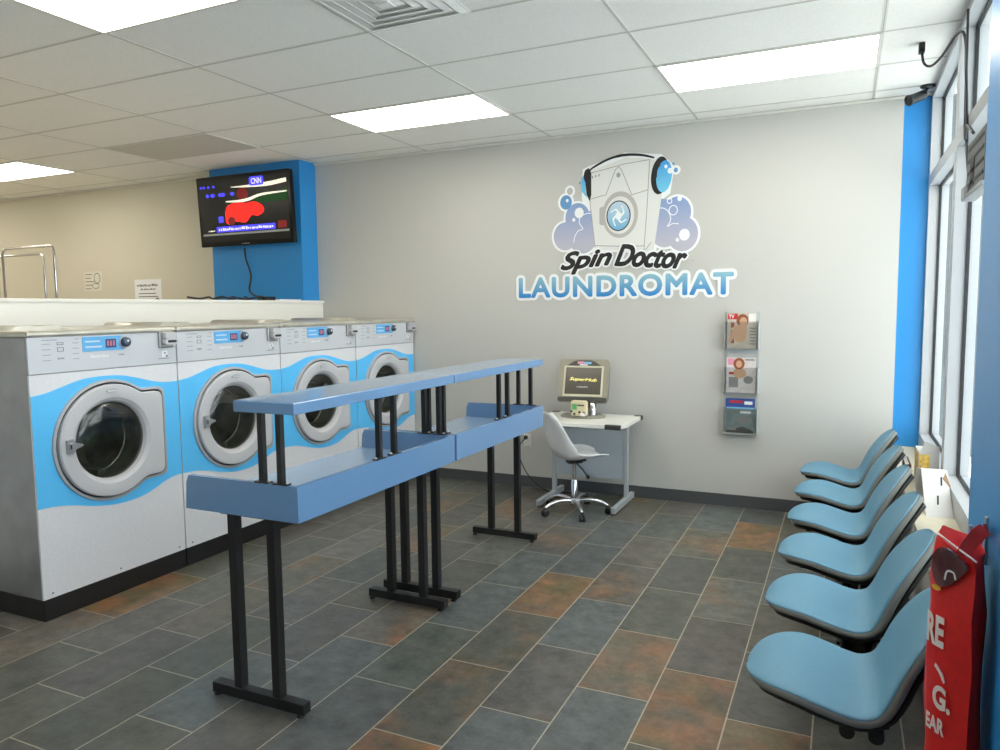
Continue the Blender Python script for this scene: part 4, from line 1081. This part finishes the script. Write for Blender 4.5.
# ------------------------------------------------------------------ window sign box, its cable, security camera
t = thing('window_sign_box', 'gray and black electric sign seen edge-on, hung against the window frame', 'sign', (.445, 3.33, 2.02))
b = MB(); b.m(M['dev']).box(-.018, .014, -.22, .22, 0, .20, bev=.006); b.obj('housing', None, t)
b = MB(); b.m(M['dark_gap'])
for k in range(4): b.box(-.0195, -.018, -.19, .19, .03+.045*k, .042+.045*k)
b.box(-.0195, -.018, .02, .12, .02, .12); b.obj('vents', None, t)
b = MB(); b.m(M['dev_lt']).box(-.03, .018, -.235, .235, -.020, -.001, bev=.003); b.box(-.034, -.0305, .12, .22, -.018, .03); b.obj('mounting_tray', None, t)
b = MB(); b.m(M['gasket']).box(.014, .05, -.2, -.17, .1, .13).box(.014, .05, .17, .2, .1, .13); b.obj('bracket', None, t)
b = MB(); b.m(M['cable'])
b.tube(spl([(.345, 4.865, CE-.02), (.355, 4.85, CE-.11), (.39, 4.83, CE-.14), (.43, 4.7, CE-.13), (.465, 4.5, CE-.10), (.485, 4.38, CE-.12), (.487, 4.26, CE-.22), (.487, 4.22, 2.7), (.487, 4.14, 2.5), (.485, 4.08, 2.38), (.47, 3.95, 2.30), (.45, 3.8, 2.27), (.438, 3.66, 2.22), (.438, 3.58, 2.12)], 6), .007, 8)
b.box(.33, .36, 4.84, 4.89, CE-.055, CE-.001, bev=.003)
b.tube(spl([(.487, 4.24, CE-.06), (.487, 4.22, 2.8), (.487, 4.18, 2.45), (.47, 4.0, 2.33), (.445, 3.75, 2.34), (.438, 3.50, 2.26)], 6), .006, 8)
o = b.obj('sign_cable'); o['label'] = 'black cable swooping from the ceiling plug down the window frame to the sign'; o['category'] = 'cable'
t = thing('security_camera', 'gray bullet security camera under the ceiling beside the blue stripe', 'security camera', (.455, 5.80, CE))
b = MB(); b.m(M['dev']).lathe([(.045, 0), (.045, -.012), (.03, -.02), (0, -.02)], (0, 0, 0), (0, 0, 1), 20); b.tube(spl([(0, 0, -.015), (-.02, -.01, -.05), (-.05, -.02, -.06)], 4), .010, 8); b.obj('mount', None, t)
b = MB(); ax = Vector((-.75, -.55, -.36)).normalized(); b.m(M['dev']).lathe([(0, -.05), (.028, -.05), (.032, -.04), (.032, .07), (.036, .072), (.036, .08), (.03, .08)], (-.055, -.03, -.075), ax, 20); b.m(M['dark_gap']).lathe([(.03, .078), (.012, .072), (0, .072)], (-.055, -.03, -.075), ax, 20); b.obj('camera_body', None, t)

# ------------------------------------------------------------------ light, sky, camera
wd = bpy.data.worlds.new('World'); bpy.context.scene.world = wd; wd.use_nodes = True
bgn = wd.node_tree.nodes['Background']; bgn.inputs[0].default_value = (.96, .98, 1.0, 1); bgn.inputs[1].default_value = 3.9
sun = bpy.data.lights.new('sun', 'SUN'); so = bpy.data.objects.new('sun', sun); COL.objects.link(so)
sun.energy = 25.0; sun.angle = math.radians(1); so.rotation_euler = Vector((.62, -.45, -.85)).to_track_quat('-Z', 'Y').to_euler()

sc = bpy.context.scene
cam = bpy.data.cameras.new('camera'); co = bpy.data.objects.new('camera', cam); COL.objects.link(co); sc.camera = co
f, yaw, pitch, roll = 739.2, .4366, .0897, -.0109
cam.sensor_fit = 'HORIZONTAL'; cam.sensor_width = 36; cam.lens = 36*f/1000; cam.clip_start = .05
d_ = Vector((-math.sin(yaw)*math.cos(pitch), math.cos(yaw)*math.cos(pitch), -math.sin(pitch))); r_ = Vector((math.cos(yaw), math.sin(yaw), 0)); u_ = r_.cross(d_)
R2 = math.cos(roll)*r_+math.sin(roll)*u_; U2 = -math.sin(roll)*r_+math.cos(roll)*u_
mx = Matrix((R2, U2, -d_)).transposed().to_4x4(); mx.translation = Vector((0, 0, 1.5902)); co.matrix_world = mx
vs = sc.view_settings; vs.view_transform = 'Standard'; vs.look = 'None'; vs.gamma = 1; vs.use_curve_mapping = False; vs.exposure = 0.4
